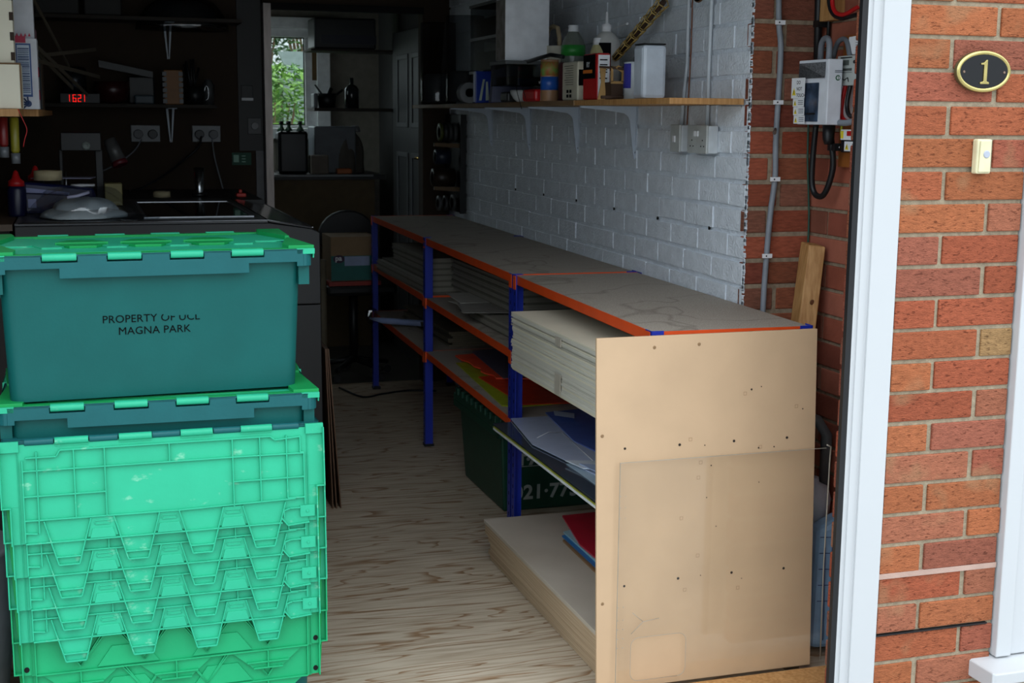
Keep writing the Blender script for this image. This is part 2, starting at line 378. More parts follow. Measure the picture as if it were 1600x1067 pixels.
# ragged paint edge at the corner
for k in range(520):
    z = rnd.uniform(.5, 2.0); h = rnd.uniform(.002, .012); w_ = rnd.uniform(.0005, .0045)
    pw.box(1.8375, 3.5315, z, 1.8390 + w_, 3.5410, z + h)
struct('wall_right', pw, M_wpaint, bevel=.0055)
# floor, ceiling, other walls
g = MB(); g.box(-.80, 2.95, -.03, 2.06, 7.36, 0.0); struct('floor', g, M_floor)
g = MB(); g.box(-3, -4, -.14, 6, 2.95, -.05);
struct('floor_driveway', g, mat('grey_driveway', 'a5a5a2', .9, var=.2, scale=30))
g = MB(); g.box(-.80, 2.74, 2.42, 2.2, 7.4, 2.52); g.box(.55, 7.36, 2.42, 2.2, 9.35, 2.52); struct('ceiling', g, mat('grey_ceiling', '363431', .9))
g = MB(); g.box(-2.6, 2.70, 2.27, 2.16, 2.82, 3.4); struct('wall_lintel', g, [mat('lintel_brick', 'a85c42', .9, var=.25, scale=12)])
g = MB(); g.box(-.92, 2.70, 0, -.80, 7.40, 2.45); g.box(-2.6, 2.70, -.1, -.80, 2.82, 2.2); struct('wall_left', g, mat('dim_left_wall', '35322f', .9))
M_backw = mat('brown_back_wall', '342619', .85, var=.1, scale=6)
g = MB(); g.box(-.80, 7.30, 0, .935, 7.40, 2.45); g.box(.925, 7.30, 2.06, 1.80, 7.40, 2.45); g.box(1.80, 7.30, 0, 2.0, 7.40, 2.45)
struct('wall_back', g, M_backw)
g = MB(); g.box(.80, 7.288, 1.30, .925, 7.30, 2.4); struct('trim_3', g, mat('near_black_tiles', '111111', .5))
g = MB(); g.box(.885, 7.285, 0, .925, 7.30, 1.30); struct('trim_4', g, mat('pale_grey_lining', '717174', .6))
g = MB(); g.box(.928, 7.20, 0, .966, 7.30, 2.06); struct('trim_5', g, mat('scuffed_metal_lining', '8c8480', .35, metal=.6, var=.3, scale=18, stretch=(1, 1, .2)))
g = MB(); g.box(.94, 7.27, 2.035, 1.80, 7.31, 2.07); struct('trim_6', g, M_dark)
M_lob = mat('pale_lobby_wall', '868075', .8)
g = MB(); g.box(.45, 7.40, 0, .55, 8.35, 2.45); g.box(.45, 9.1, 0, .55, 9.35, 2.45); g.box(.45, 8.35, 0, .55, 9.1, 1.3); g.box(.45, 8.35, 2.1, .55, 9.1, 2.45); struct('wall_lobby_left', g, M_lob)  # gap in this unseen wall is made up to let sky light in
g = MB(); g.box(.47, 8.35, 1.3, .53, 8.39, 2.1); g.box(.47, 9.06, 1.3, .53, 9.1, 2.1); g.box(.47, 8.39, 1.3, .53, 9.06, 1.34); g.box(.47, 8.39, 2.06, .53, 9.06, 2.1); w3 = struct('added_light_window', g, M_upvc)  # added out-of-view window, there only to brighten the lobby window frame
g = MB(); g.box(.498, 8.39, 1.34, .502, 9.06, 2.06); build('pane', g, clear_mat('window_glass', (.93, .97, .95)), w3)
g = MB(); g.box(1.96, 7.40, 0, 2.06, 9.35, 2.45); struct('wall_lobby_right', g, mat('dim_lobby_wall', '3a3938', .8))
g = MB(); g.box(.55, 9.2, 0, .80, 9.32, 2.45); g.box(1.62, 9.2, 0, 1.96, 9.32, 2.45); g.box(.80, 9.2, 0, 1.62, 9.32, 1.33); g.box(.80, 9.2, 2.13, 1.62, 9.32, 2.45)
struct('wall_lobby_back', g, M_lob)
g = MB(); g.box(.45, 7.36, -.03, 2.06, 9.35, 0.0); struct('floor_lobby', g, mat('grey_floor_vinyl', '403c37', .7))
# lobby window
g = MB()
g.box(.80, 9.16, 1.33, 1.62, 9.26, 1.40); g.box(.80, 9.16, 2.06, 1.62, 9.26, 2.13); g.box(.80, 9.16, 1.40, .87, 9.26, 2.06); g.box(1.53, 9.16, 1.40, 1.62, 9.26, 2.06)
g.box(.88, 9.18, 1.402, 1.53, 9.24, 1.42); g.box(.88, 9.18, 2.0, 1.53, 9.24, 2.058); g.box(1.452, 9.18, 1.42, 1.53, 9.24, 2.0); g.box(.87, 9.18, 1.42, .93, 9.24, 2.0)
win = struct('window_1', g, mat('bright_window_plastic', 'f4f5f6', .3), bevel=.004)
g = MB(); g.box(.93, 9.20, 1.42, 1.452, 9.205, 2.0); build('pane', g, clear_mat('window_glass', (.93, .97, .95)), win)
g = MB(); g.box(.932, 9.192, 1.42, .94, 9.2, 2.0); g.box(1.444, 9.192, 1.42, 1.452, 9.2, 2.0); g.box(.94, 9.192, 1.42, 1.444, 9.2, 1.428); g.box(.94, 9.192, 1.992, 1.444, 9.2, 2.0); build('seal', g, M_rubber, win)
# lobby door on the right-hand lobby wall
g = MB(); g.box(1.900, 7.46, .0, 1.955, 8.50, 2.0)
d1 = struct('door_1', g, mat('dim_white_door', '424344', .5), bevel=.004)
for (y0, y1) in ((7.68, 7.98), (8.06, 8.36)):
    for (z0, z1) in ((.2, 1.27), (1.42, 1.86)):
        p = MB(); p.box(1.892, y0, z0, 1.90, y0 + .03, z1); p.box(1.892, y1 - .03, z0, 1.90, y1, z1); p.box(1.892, y0 + .03, z1 - .03, 1.90, y1 - .03, z1); p.box(1.892, y0 + .03, z0, 1.90, y1 - .03, z0 + .03)
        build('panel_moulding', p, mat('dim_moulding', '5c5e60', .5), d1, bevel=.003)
h = MB(); h.box(1.885, 7.545, 1.10, 1.90, 7.585, 1.33); h.tube([(1.885, 7.565, 1.25), (1.85, 7.565, 1.25), (1.845, 7.66, 1.25)], .009)
build('door_handle', h, mat('polished_brass', 'd8b45a', .2, metal=1.0), d1)
# outer up-and-over door frame in white plastic, black seal
fp = [(1.745, 2.745), (1.745, 2.714), (1.690, 2.714), (1.690, 2.700), (1.700, 2.700), (1.700, 2.694), (1.722, 2.694), (1.722, 2.686), (1.7915, 2.686), (1.7915, 2.745)]
g = MB(); g.prism(fp, 'z', 0.0, 2.45); df = struct('trim_7', g, M_upvc, bevel=.002)
g = MB(); g.box(1.675, 2.70, 0, 1.6895, 2.713, 2.45); struct('trim_8', g, M_rubber)
# house window at the far right with its sill
g = MB(); g.box(2.131, 2.670, .165, 2.175, 2.74, 1.9); g.box(2.175, 2.678, .165, 2.26, 2.74, 1.9); g.box(2.26, 2.670, .165, 3.2, 2.74, .235)
w2 = struct('window_2', g, M_upvc, bevel=.003)
g = MB(); g.box(2.26, 2.71, .235, 3.2, 2.716, 1.9); build('pane', g, mat('dark_reflecting_glass', '4a4440', .05, spec=.8), w2)
g = MB(); g.box(2.26, 2.676, .235, 2.268, 2.71, 1.9); g.box(2.268, 2.676, .235, 3.2, 2.71, .243); build('seal', g, M_rubber, w2)
g = MB(); g.prism([(2.60, .125), (2.60, .155), (2.74, .166), (2.74, .125)], 'x', 2.07, 3.2); g.box(2.067, 2.597, .118, 2.075, 2.70, .160)
build('window_sill', g, M_upvc, w2, bevel=.003)
g = MB(); g.box(2.142, 2.72, 0, 3.2, 2.80, .13); g.box(2.142, 2.76, .13, 3.2, 2.80, 2.7); struct('wall_front_under_window', g, M_mortar)
g = MB(); g.box(1.30, 2.93, -.03, 2.05, 3.05, .022); struct('trim_9', g, M_wood, bevel=.004)
# ================================================================ LIDDED CRATES
def rrect(hw, y0, y1, r, n=5):
    """rounded rectangle, x in +-hw, y from y0 to y1, counter-clockwise from the front left"""
    out = []
    for (cx, cy, a0) in ((hw - r, y0 + r, -90), (hw - r, y1 - r, 0), (-hw + r, y1 - r, 90), (-hw + r, y0 + r, 180)):
        for k in range(n + 1):
            a = math.radians(a0 + 90 * k / n); out.append((cx + r * math.cos(a), cy + r * math.sin(a)))
    return out
TABX = (-.206, -.068, .068, .204)
def crate_body_mb(H):
    mb = MB()
    lo = rrect(.322, .045, .405, .03); hi = rrect(.333, .018, .432, .03); n = len(lo)
    def loop(p, z): return [(x, y, z) for x, y in p]
    v = loop(lo, .002) + loop(hi, H - .004); mb.add(v, [(i, (i + 1) % n, n + (i + 1) % n, n + i) for i in range(n)], 0, True)
    lo2 = rrect(.319, .048, .402, .028); hi2 = rrect(.330, .021, .429, .028)
    v = loop(lo2, .006) + loop(hi2, H - .004); mb.add(v, [(i, n + i, n + (i + 1) % n, (i + 1) % n) for i in range(n)], 0, True)
    mb.add(loop(lo, .002), [list(range(n))[::-1]]); mb.add(loop(lo2, .006), [list(range(n))])
    # end hand-holds
    for s in (-1, 1):
        mb.box(s * .325, .16, H - .11, s * .345, .29, H - .035); mb.box(s * .325, .02, H - .085, s * .350, .05, H - .03)
    return mb
def crate_rim_mb(H, hinges=True):
    """flange with a stepped skirt"""
    mb = MB(); o = rrect(.355, 0, .45, .022, 4); i_ = rrect(.322, .022, .428, .012, 4); n = len(o)
    z1 = H; z0 = H - .004
    mb.add([(x, y, z1) for x, y in o] + [(x, y, z1) for x, y in i_] + [(x, y, z0) for x, y in o] + [(x, y, z0) for x, y in i_],
           [(i, (i + 1) % n, n + (i + 1) % n, n + i) for i in range(n)] + [(2 * n + i, 3 * n + i, 3 * n + (i + 1) % n, 2 * n + (i + 1) % n) for i in range(n)] +
           [(n + i, n + (i + 1) % n, 3 * n + (i + 1) % n, 3 * n + i) for i in range(n)] + [(i, 2 * n + i, 2 * n + (i + 1) % n, (i + 1) % n) for i in range(n)])
    t = .004
    def depth(x): return .052 if abs(x) < .207 else (.030 if abs(x) < .318 else .040)
    poly = [(-.333, H - .040), (-.318, H - .040), (-.318, H - .030), (-.207, H - .030), (-.207, H - .052), (.207, H - .052), (.207, H - .030), (.318, H - .030), (.318, H - .040), (.333, H - .040), (.333, H)]
    for c in reversed(TABX): poly += [(c + .038, H), (c + .038, H - .017), (c - .038, H - .017), (c - .038, H)]
    poly += [(-.333, H)]
    mb.prism(poly, 'y', 0, t); mb.prism(poly, 'y', .45 - t, .45)
    for c in TABX: mb.box(c - .038, t, H - .021, c + .038, .012, H - .017); mb.box(c - .038, .438, H - .021, c + .038, .45 - t, H - .017)
    for s in (-1, 1):
        mb.box(s * .355, .022, H - .040, s * (.355 - t), .428, H)
        for (y0, y1) in ((0, .022), (.428, .45)):
            cy = .022 if y0 == 0 else .428
            for k in range(4):
                a0 = math.radians(90 * k / 4); a1 = math.radians(90 * (k + 1) / 4); sy = -1 if y0 == 0 else 1
                pts = [(s * (.333 + r * math.cos(a)), cy + sy * r * math.sin(a)) for r, a in ((.022, a0), (.022, a1), (.018, a1), (.018, a0))]
                mb.prism(pts, 'z', H - .040, H)
    if not hinges:
        for c in (-.275, -.137, 0, .137, .272): mb.tube([(c - .031, -.002, H - .004), (c + .031, -.002, H - .004)], .0078, 10)
    return mb
def leaf_mb(kind):
    """lid leaf: hinge along x at the origin, v = +y away from it, outside face up, ribs on the underside.
       material 0 underside and ribs, 1 outside"""
    mb = MB(); t = .0025; L = .2025
    teeth = (-.222, -.072, .072, .216) if kind == 0 else (-.215, .0, .215)
    # base plate outline
    hw = .322
    if kind == 0:
        pts = [(-hw, .004), (hw, .004), (hw, L + .002), (.270, L + .006), (.257, L - .010)]
        for c in reversed(teeth):
            pts += [(c + .037, L), (c + .022, L + .047), (c - .022, L + .047), (c - .037, L)]
        pts += [(-.30, L), (-hw, L)]
    else:
        pts = [(-hw, .004), (hw, .004), (hw, L + .002)]
        for c in reversed(teeth):
            pts += [(c + .085, L + .002), (c + .035, L + .040), (c - .035, L + .040), (c - .085, L + .002)]
        pts += [(-hw, L + .002)]
    mb.prism(pts, 'z', -t, 0, 0)
    # side flanges, down-turned outer edges with a deeper part near the hinge
    for s in (-1, 1):
        mb.box(s * hw, .004, -t, s * .360, .128, 0); mb.box(s * .357, .004, -.020, s * .360, .128, 0)
        mb.box(s * hw, .128, -t, s * .342, L, 0); mb.box(s * .339, .128, -.016, s * .342, L, 0); mb.box(s * .339, .126, -.018, s * .360, .1285, 0)
        mb.box(s * .322, .004, -.006, s * .3205, L - .002, 0)
    def rib(x0, y0, x1, y1, w=.0030, h=.0085):
        a = Vector((x0, y0, 0)); b = Vector((x1, y1, 0)); d = (b - a).normalized(); p = Vector((-d.y, d.x, 0)) * w / 2
        q = [a - p, b - p, b + p, a + p]
        mb.hexa([v + Vector((0, 0, -t - h)) for v in q] + [v + Vector((0, 0, -t)) for v in q])
    if kind == 0:
        X = (-.312, -.282, -.203, -.137, .147, .210, .272, .312)
        for x in (-.282, -.203): rib(x, .018, x, .165 if x < -.25 else .158)
        rib(-.137, .018, -.137, .158); rib(.147, .018, .147, .158); rib(.210, .018, .210, .155); rib(.272, .018, .272, .150)
        rib(.005, .018, .005, .056)
        rib(-.312, .035, -.312, L - .004); rib(.312, .055, .312, .165); rib(.304, .020, .304, .055); rib(.304, .055, .312, .055)
        rib(-.305, .03, -.24, .03); rib(-.24, .03, -.232, .018); rib(-.232, .018, .235, .018); rib(.235, .018, .245, .026); rib(.245, .026, .304, .022)
        rib(-.312, .056, .147, .056); rib(.147, .056, .312, .057)
        rib(-.312, .107, -.137, .107); rib(.147, .107, .312, .107)
        rib(-.312, .155, .02, .157); rib(.02, .157, .29, .152); rib(.272, .150, .312, .150)
        rib(-.312, .180, -.286, .182); rib(-.282, .165, -.282, .182)
        rib(-.312, L - .001, .258, L - .001)
        for c in teeth:
            rib(c - .050, .158, c - .022, L + .046); rib(c + .050, .158, c + .022, L + .046); rib(c - .022, L + .046, c + .022, L + .046); rib(c - .028, L + .030, c + .028, L + .030)
        for c in (-.147, 0.0, .144, .272 - .005):
            if c > .25: break
            z = -t
            a = [(c - .034, .197), (c + .034, .197), (c + .024, .158), (c - .024, .158)]
            # raised pad between the tabs, with a slot and a low step
            mb.prism(a, 'z', z - .004, z)
            mb.prism([(c - .028, .1995), (c + .028, .1995), (c + .022, .180), (c - .022, .180)], 'z', z - .0075, z - .004)
            mb.box(c - .016, .164, z - .0065, c + .016, .166, z - .004); mb.box(c - .016, .171, z - .0065, c + .016, .173, z - .004)
            mb.box(c - .018, .1655, z - .0065, c - .016, .1715, z - .004); mb.box(c + .016, .1655, z - .0065, c + .018, .1715, z - .004)
        # latch corner
        rib(.262, .176, .262, L - .012); rib(.262, .176, .276, .172); rib(.276, .172, .300, .172); rib(.256, L - .011, .270, L + .005); rib(.270, L + .0055, .321, L + .0015)
        mb.box(.300, .168, -.010, .335, .192, -.002); mb.lathe([(.003, -.0105), (.003, -.0125)], (.317, .18, 0), 10)
    else:
        for x in (-.312, .312): rib(x, .012, x, L)
        rib(-.312, .012, .312, .012); rib(-.312, L, .312, L)
        for k in range(-5, 6):
            c = k * .0715; e = .31
            for s in (-1, 1):
                x0, x1 = c, c + s * .143
                if abs(x0) <= e and abs(x1) <= e: rib(x0, .03, x1, L - .01) if k % 2 else rib(x0, .1, x0 + s * .0715, L - .01)
        for c in (-.108, .108):
            mb.prism([(c - .07, L - .004), (c + .07, L - .004), (c + .036, L - .045), (c - .036, L - .045)], 'z', -t - .005, -t)
        for c in teeth:
            rib(c - .05, L + .026, c + .05, L + .026); rib(c, L, c, L + .038); rib(c - .035, L + .039, c + .035, L + .039)
        for s in (-1, 1): mb.lathe([(.006, -.0026), (.006, -.0036)], (s * .332, .19, 0), 12, mi=2)
    # outside: raised border, zig-zag step and stiffened ends
    zt_ = .009
    mb.box(-.335, .004, 0, .335, .026, .003, 1)
    for s in (-1, 1):
        mb.prism([(s * .360, .004), (s * .30, .004), (s * .295, .05), (s * .335, .19), (s * .345, .19)], 'z', 0, .010, 1)
    for c in ((-.147, 0, .147) if kind == 0 else (-.108, .108)):
        mb.prism([(c - .06, L - .004), (c + .06, L - .004), (c + .03, .145), (c - .03, .145)], 'z', 0, .006, 1)
    mb.box(-.25, .045, 0, .25, .047, .0018, 1)
    for v in mb.v: v.y *= 1.13
    return mb
def knuckles_mb(which):
    mb = MB()
    if which == 'lid':
        for c in TABX: mb.tube([(c - .036, 0, -.003), (c + .036, 0, -.003)], .0085, 12); mb.box(c - .036, 0, -.004, c + .036, .012, .0045)
        for s in (-1, 1): mb.box(s * .318, -.004, -.010, s * .360, .02, .003)
    else:
        for c in (-.275, -.137, 0, .137, .272): mb.tube([(c - .031, 0, 0), (c + .031, 0, 0)], .0075, 10)
    return mb
def leaf(parent, H, front=True, ang=0.0, kind=0, top=M_lidtop, under=M_lid, open_=False):
    mb = leaf_mb(kind)
    M = Matrix.Translation((0, 0, .0)) @ Matrix.Rotation(math.radians(ang), 4, 'X')
    if front: M = Matrix.Translation((0, -.002 if open_ else .004, H - (.004 if open_ else .002))) @ Matrix.Rotation(math.radians(ang), 4, 'X')
    else: M = Matrix.Translation((0, .452 if open_ else .446, H - (.004 if open_ else -.0015))) @ Matrix.Rotation(PI, 4, 'Z') @ Matrix.Rotation(math.radians(ang), 4, 'X')
    k = knuckles_mb('lid'); b0 = len(mb.v); mb.v += k.v; mb.f += [[i + b0 for i in f] for f in k.f]; mb.mi += [0] * len(k.f); mb.sm += k.sm; mb.col += k.col
    mb.xf(M); o = build('lid_leaf', mb, [under, top, M_dark, M_tealrim], parent, local=True, bevel=.0008)
    return o
CX = .146; CY = 3.10; CZ0 = .845
def crate(name_label, z, H, closed, kind=0, x=0.0, y=0.0, rz=0.0, group='stacked lidded crates', under=M_lid):
    t = thing('lidded_crate', name_label, 'crate', (CX + x, CY + y, z), rz, group)
    build('body', crate_body_mb(H), M_teal, t, local=True)
    build('rim', crate_rim_mb(H, closed), M_tealrim, t, local=True, bevel=.001)
    if closed: leaf(t, H, True, 0, kind); leaf(t, H, False, 0, kind)
    else:
        leaf(t, H, True, -94.5 if kind == 0 else -92.5, kind, open_=True, under=under); leaf(t, H, False, -90, kind, open_=True, under=under)
    return t
c1 = crate('teal crate with bright green lid and black printed words, topmost of the stack', CZ0 + .004, .334, True, x=.004, rz=.05)
def onface(z): return CY + .045 - .027 * (z - CZ0 - .004) / .33
tx = text_mb('PROPERTY OF UCL', .0250, (CX - .1200, onface(1.024), 1.024), (1, 0, 0), (0, -.082, 1), lift=.0012, spacing=1.02, yclip=(.134, .0118))
tm = text_mb('MAGNA PARK', .0250, (CX - .086, onface(.996), .996), (1, 0, 0), (0, -.082, 1), lift=.0012, spacing=1.02)
tx.add(tm.v, tm.f)
for i in range(len(tx.v)): tx.v[i] = tx.v[i] - Vector((CX, CY, CZ0 + .004))
build('printed_words', tx, M_ink, c1, local=True)
c2 = crate('teal crate with closed green lid, directly beneath the printed crate', CZ0 - .36, .36, True, x=.006, rz=-.01)
rims = [.772, .693, .614, .535]
words = ['open crate whose green lid hangs fully visible, highest of the hanging lids',
         'open crate with hanging green lid, second of the hanging lids from above',
         'open crate with hanging green lid, third of the hanging lids from above',
         'open crate with hanging green lid, fourth and lowest with narrow tapered tabs']
for i, (zr, w_) in enumerate(zip(rims, words)):
    crate(w_, zr - .36, .36, False, 0, x=.012 + .0015 * i, y=-.003 + .006 * i, rz=.013)
crate('open crate with diamond-ribbed green lid, just beneath the tapered-tab lids', .450 - .36, .36, False, 1, x=.018, y=.024, rz=.013, under=M_lid2)
crate('lowest crate of the stack, diamond-ribbed green lid hanging near the floor', .370 - .368, .368, False, 1, x=.018, y=.030, rz=.013, under=M_lid2)
# ================================================================ RACKING
def rack(label, y0, bays, mids, lows, top=.952, depth=.458):
    """levels are heights of the deck tops; local x into the wall, local y away from the door"""
    x0 = 1.362 + .03 * (y0 - 3.11); t = thing('storage_rack', label, 'shelving unit', (x0, y0, 0), WR)
    Y = [0]
    for b in bays: Y.append(Y[-1] + b)
    for yi, y in enumerate(Y):
        for x, sx in ((0, 1), (depth, -1)):
            p = MB()
            ys = y if yi == 0 else y - .038
            if 0 < yi < len(Y) - 1: ys = y - .02
            p.box(x, ys, 0.006, x + sx * .003, ys + .038, top + (.003 if yi else .003)); fy = ys if yi == 0 else ys + .035
            p.box(x, fy, 0.006, x + sx * .036, fy + .003, top + .003)
            if 0 < yi < len(Y) - 1: p.box(x, ys, 0.006, x + sx * .036, ys + .003, top)
            k = .05
            while k < top - .03:
                p.box(x - sx * .0006, ys + .016, k, x + sx * .0005, ys + .021, k + .012, 1)
                if yi == 0: p.box(x + sx * .014, ys - .0006, k, x + sx * .021, ys - .0001, k + .012, 1)
                k += .038
            o = build('post', p, [M_blueS, M_dark], t, local=True)
            f = MB(); f.box(x - sx * .003, ys - .003, 0, x + sx * .040, ys + .041, .012); build('foot', f, M_black, o, local=True)
            r = MB()
            for lv in (top, mids[min(yi, len(mids) - 1)], lows[min(yi, len(lows) - 1)]):
                for dz in (-.014, -.04):
                    for dy in (.010, .028): r.lathe([(.0038, 0), (.0035, .0012)], (x - sx * .0004 if sx > 0 else x, ys + dy, lv + dz), 8, axis='x') if sx < 0 else r.box(x - .0016, ys + dy - .003, lv + dz - .003, x, ys + dy + .003, lv + dz + .003)
            build('rivet', r, M_orangeS, o, local=True)
    for lv in ((top,), mids, lows):
        for bi in range(len(lv)):
            z = lv[bi]; ya, yb = Y[bi] + .004, (Y[-1] if lv[0] == top else Y[bi + 1]) - .004
            for x in (.0035, depth - .0235):
                m = MB(); m.box(x, ya, z - .029, x + .0025 if x < .1 else x + .02, yb, z + (.001 if x < .1 else -.014)); m.box(x, ya, z - .029, x + .02, yb, z - .027); m.box(x + .0175, ya, z - .029, x + .02, yb, z - .018)
                if x < .1:
                    for yy in (ya, yb - .03): m.box(-.0022, yy, z - .046, .0035, yy + .03, z + .0005)
                build('beam', m, M_orangeS, t, local=True)
            for yy in (ya, yb - .0025):
                m = MB(); m.box(.004, yy, z - .029, depth - .004, yy + .0025, z + .001); m.box(.004, yy if yy == ya else yy - .015, z - .029, depth - .004, yy + .018 if yy == ya else yy + .0025, z - .027)
                build('end_beam', m, M_orangeS, t, local=True)
            d = MB(); d.box(.0065, ya + .003, z - .013, depth - .005, yb - .003, z); build('deck', d, M_chip, t, local=True)
    return t
R1 = rack('blue and orange single-bay rack nearest the garage opening, boards piled inside', 3.11, [1.275], [.682], [.440])
R2 = rack('long two-bay blue and orange rack running to the far doorway', 4.398, [1.44, 1.36], [.684, .690], [.440, .432])

# ================================================================ BOARDS AND SHEETS
def poly_sheet(name, poly, z0, z1, m, label, cat, group=None, tilt=None, bevel=0):
    mb = MB(); mb.prism(poly, 'z', z0, z1)
    if tilt:
        c, ax, ang = tilt; mb.xf(Matrix.Translation(c) @ Matrix.Rotation(math.radians(ang), 4, ax) @ Matrix.Translation(-Vector(c)))
    return tag(build(name, mb, m, bevel=bevel), label, cat, group)
# tan board standing across the rack's end
mb = MB(); bp_ = [(1.196, .951), (1.8135, .9515), (1.8385, .0225), (1.2145, .0225)]
mb.prism(bp_, 'y', 3.062, 3.071)
M_board = mat('raw_tan_hardboard', 'c5a583', .6, var=.05, scale=5, bump=.06, bscale=150)
brd = tag(build('hardboard', mb, M_board, bevel=.0012), 'tall tan hardboard panel standing upright across the end of the rack', 'board')
hb = MB()
for (x, z, r) in ((1.278, .666, .0032), (1.429, .666, .0036), (1.583, .666, .0036), (1.737, .665, .0036), (1.285, .302, .0032), (1.436, .308, .0036), (1.59, .309, .0036), (1.744, .306, .0036),
                  (1.628, .8, .0025), (1.628 + .028, .806, .0015), (1.655, .643, .0022), (1.70, .643, .0018), (1.54, .44, .0015), (1.78, .74, .0018), (1.50, .66, .0015), (1.52, .605, .0018), (1.51, .52, .0015), (1.66, .55, .0015), (1.50, .31, .0014), (1.62, .29, .0014)):
    hb.lathe([(r, 0), (r, -.0008)], (x, 3.0616, z), 10, axis='y')
build('drill_hole', hb, mat('dark_hole', '2a211a', .9), brd)
hb = MB()
for (x, z) in ((1.352, .922), (1.216, .702), (1.226, .26), (1.475, .925)): hb = MB(); hb.lathe([(.0045, 0), (.0025, -.0012), (.001, 0)], (x, 3.0616, z), 10, axis='y'); build('dented_hole', hb, mat('brown_scorch', '9a7b58', .8), brd)
for (x, z) in ((1.61, .79), (1.761, .748), (1.459, .678), (1.49, .615), (1.485, .575), (1.44, .47), (1.49, .365), (1.456, .275), (1.61, .265), (1.66, .645)):
    s_ = .0045; hb = MB(); o_ = [(x - s_, z - s_), (x + s_, z - s_), (x + s_, z + s_), (x - s_, z + s_)]; q_ = s_ - .0009; i_ = [(x - q_, z - q_), (x + q_, z - q_), (x + q_, z + q_), (x - q_, z + q_)]
    hb.add([(a, 3.0614, b) for a, b in o_ + i_], [(k, (k + 1) % 4, 4 + (k + 1) % 4, 4 + k) for k in range(4)]); build('score_mark', hb, mat('brown_scorch', '9a7b58', .8), brd)
# clear acrylic sheet leaning on it, one rounded window cut out near the floor
def rr2(x0, z0, x1, z1, r, n=5):
    o = []
    for (cx, cz, a0) in ((x1 - r, z0 + r, -90), (x1 - r, z1 - r, 0), (x0 + r, z1 - r, 90), (x0 + r, z0 + r, 180)):
        for k in range(n + 1): a = math.radians(a0 + 90 * k / n); o.append((cx + r * math.cos(a), cz + r * math.sin(a)))
    return o
mb = MB(); win_ = rr2(1.302, .045, 1.458, .163, .022)
outer = [(1.268, .0225), (1.859, .0225), (1.852, .634), (1.262, .632)]
def band(poly, y0, y1): mb.prism(poly, 'y', y0, y1)
hole = [(1.380, .045)] + [p for p in win_[::-1]]
k0 = min(range(len(win_)), key=lambda k: (abs(win_[k][1] - .045) > .001, abs(win_[k][0] - 1.32)))
ring_ = win_[k0:] + win_[:k0]                     # starts at the lower left of the cut-out, counter-clockwise
band([(1.268, .0225), (ring_[0][0], .0225), ring_[0]] + ring_[:0:-1] + [ring_[0], (ring_[0][0], .0225), (1.859, .0225), (1.852, .636), (1.262, .632)], 3.050, 3.053)
ac = tag(build('acrylic_sheet', mb, M_clear), 'large clear acrylic sheet leaning against the tan hardboard panel', 'plastic sheet')
eb = MB(); eb.box(1.2618, 3.0497, .0225, 1.2628, 3.0533, .632); eb.tube([(x, 3.0495, z) for x, z in win_ + win_[:1]], .0007, 5)
eb.tube([(1.852, 3.051, .64), (1.868, 3.058, .632), (1.874, 3.07, .6), (1.872, 3.072, .3), (1.874, 3.07, .03)], .0022, 6)
for z in (.545, .515, .487, .25, .215, .19, .165, .14): eb.lathe([(.0016, 0), (.0012, -.0006)], (1.2645, 3.0497, z), 8, axis='y'); eb.lathe([(.0016, 0), (.0012, -.0006)], (1.279, 3.0497, z), 8, axis='y')
eb.tube([(1.302, 3.0495, .175), (1.335, 3.0495, .205), (1.38, 3.0495, .21)], .0008, 5); eb.tube([(1.335, 3.0495, .205), (1.305, 3.0495, .232)], .0008, 5)
eb.box(1.2628, 3.0497, .6312, 1.85, 3.0533, .6322)
build('cut_edge', eb, mat('frosted_cut_edge', 'a39a8b', .3), ac)
# pile of thin board on the middle shelf
M_mdf = mat('pale_card_board', 'c9c5b8', .8, var=.04, scale=6); M_mdf2 = mat('greyer_card_board', 'b5b1a4', .8, var=.04, scale=6); M_mdf3 = mat('cream_card_board', 'd3ccb6', .8, var=.04, scale=6)
rnd = random.Random(11); N_ = 37; z = .6832; first = None
for k in range(N_):
    th = .0051; m = rnd.choice([M_mdf, M_mdf, M_mdf2, M_mdf3]); dx = rnd.uniform(-.004, .003); dy = rnd.uniform(-.010, .006)
    if k in (28, 29): dy += .012
    mb = MB(); mb.box(1.302 + dx, 3.155, z, 1.800 + dx, 4.085 + dy, z + th - .0005)
    o = build('card_board', mb, m); z += th
    top = k == N_ - 1
    tag(o, 'topmost thin pale board of the tall pile on the near rack' if top else 'thin pale board within the tall pile on the near rack', 'board', None if top else 'pile of thin boards on the near rack')
# sticking plaster tape marks on the pile's edge
for i, (y, z0, z1, lb) in enumerate(((3.60, .835, .862, 'clear tape strip high on the pale board pile edge'), (3.60, .690, .752, 'clear tape strip low on the pale board pile edge'))):
    mb = MB(); mb.box(1.2955, y, z0, 1.2970, y + .05, z1); tag(build('tape_strip', mb, mat('brownish_tape', 'b3ab9c', .3)), lb, 'tape')
rnd = random.Random(4)
z = .655
for k in range(14):
    mb = MB(); mb.box(1.80 + rnd.uniform(-.002, .002), 3.20, z, 1.872 + rnd.uniform(-.006, .006), 3.50, z + .0115)
    tag(build('offcut_board', mb, M_mdf if k % 2 else M_mdf3), 'short grey board ends poking past the panel beside the bare brick', 'board', 'short board ends at the rack corner'); z += .0125
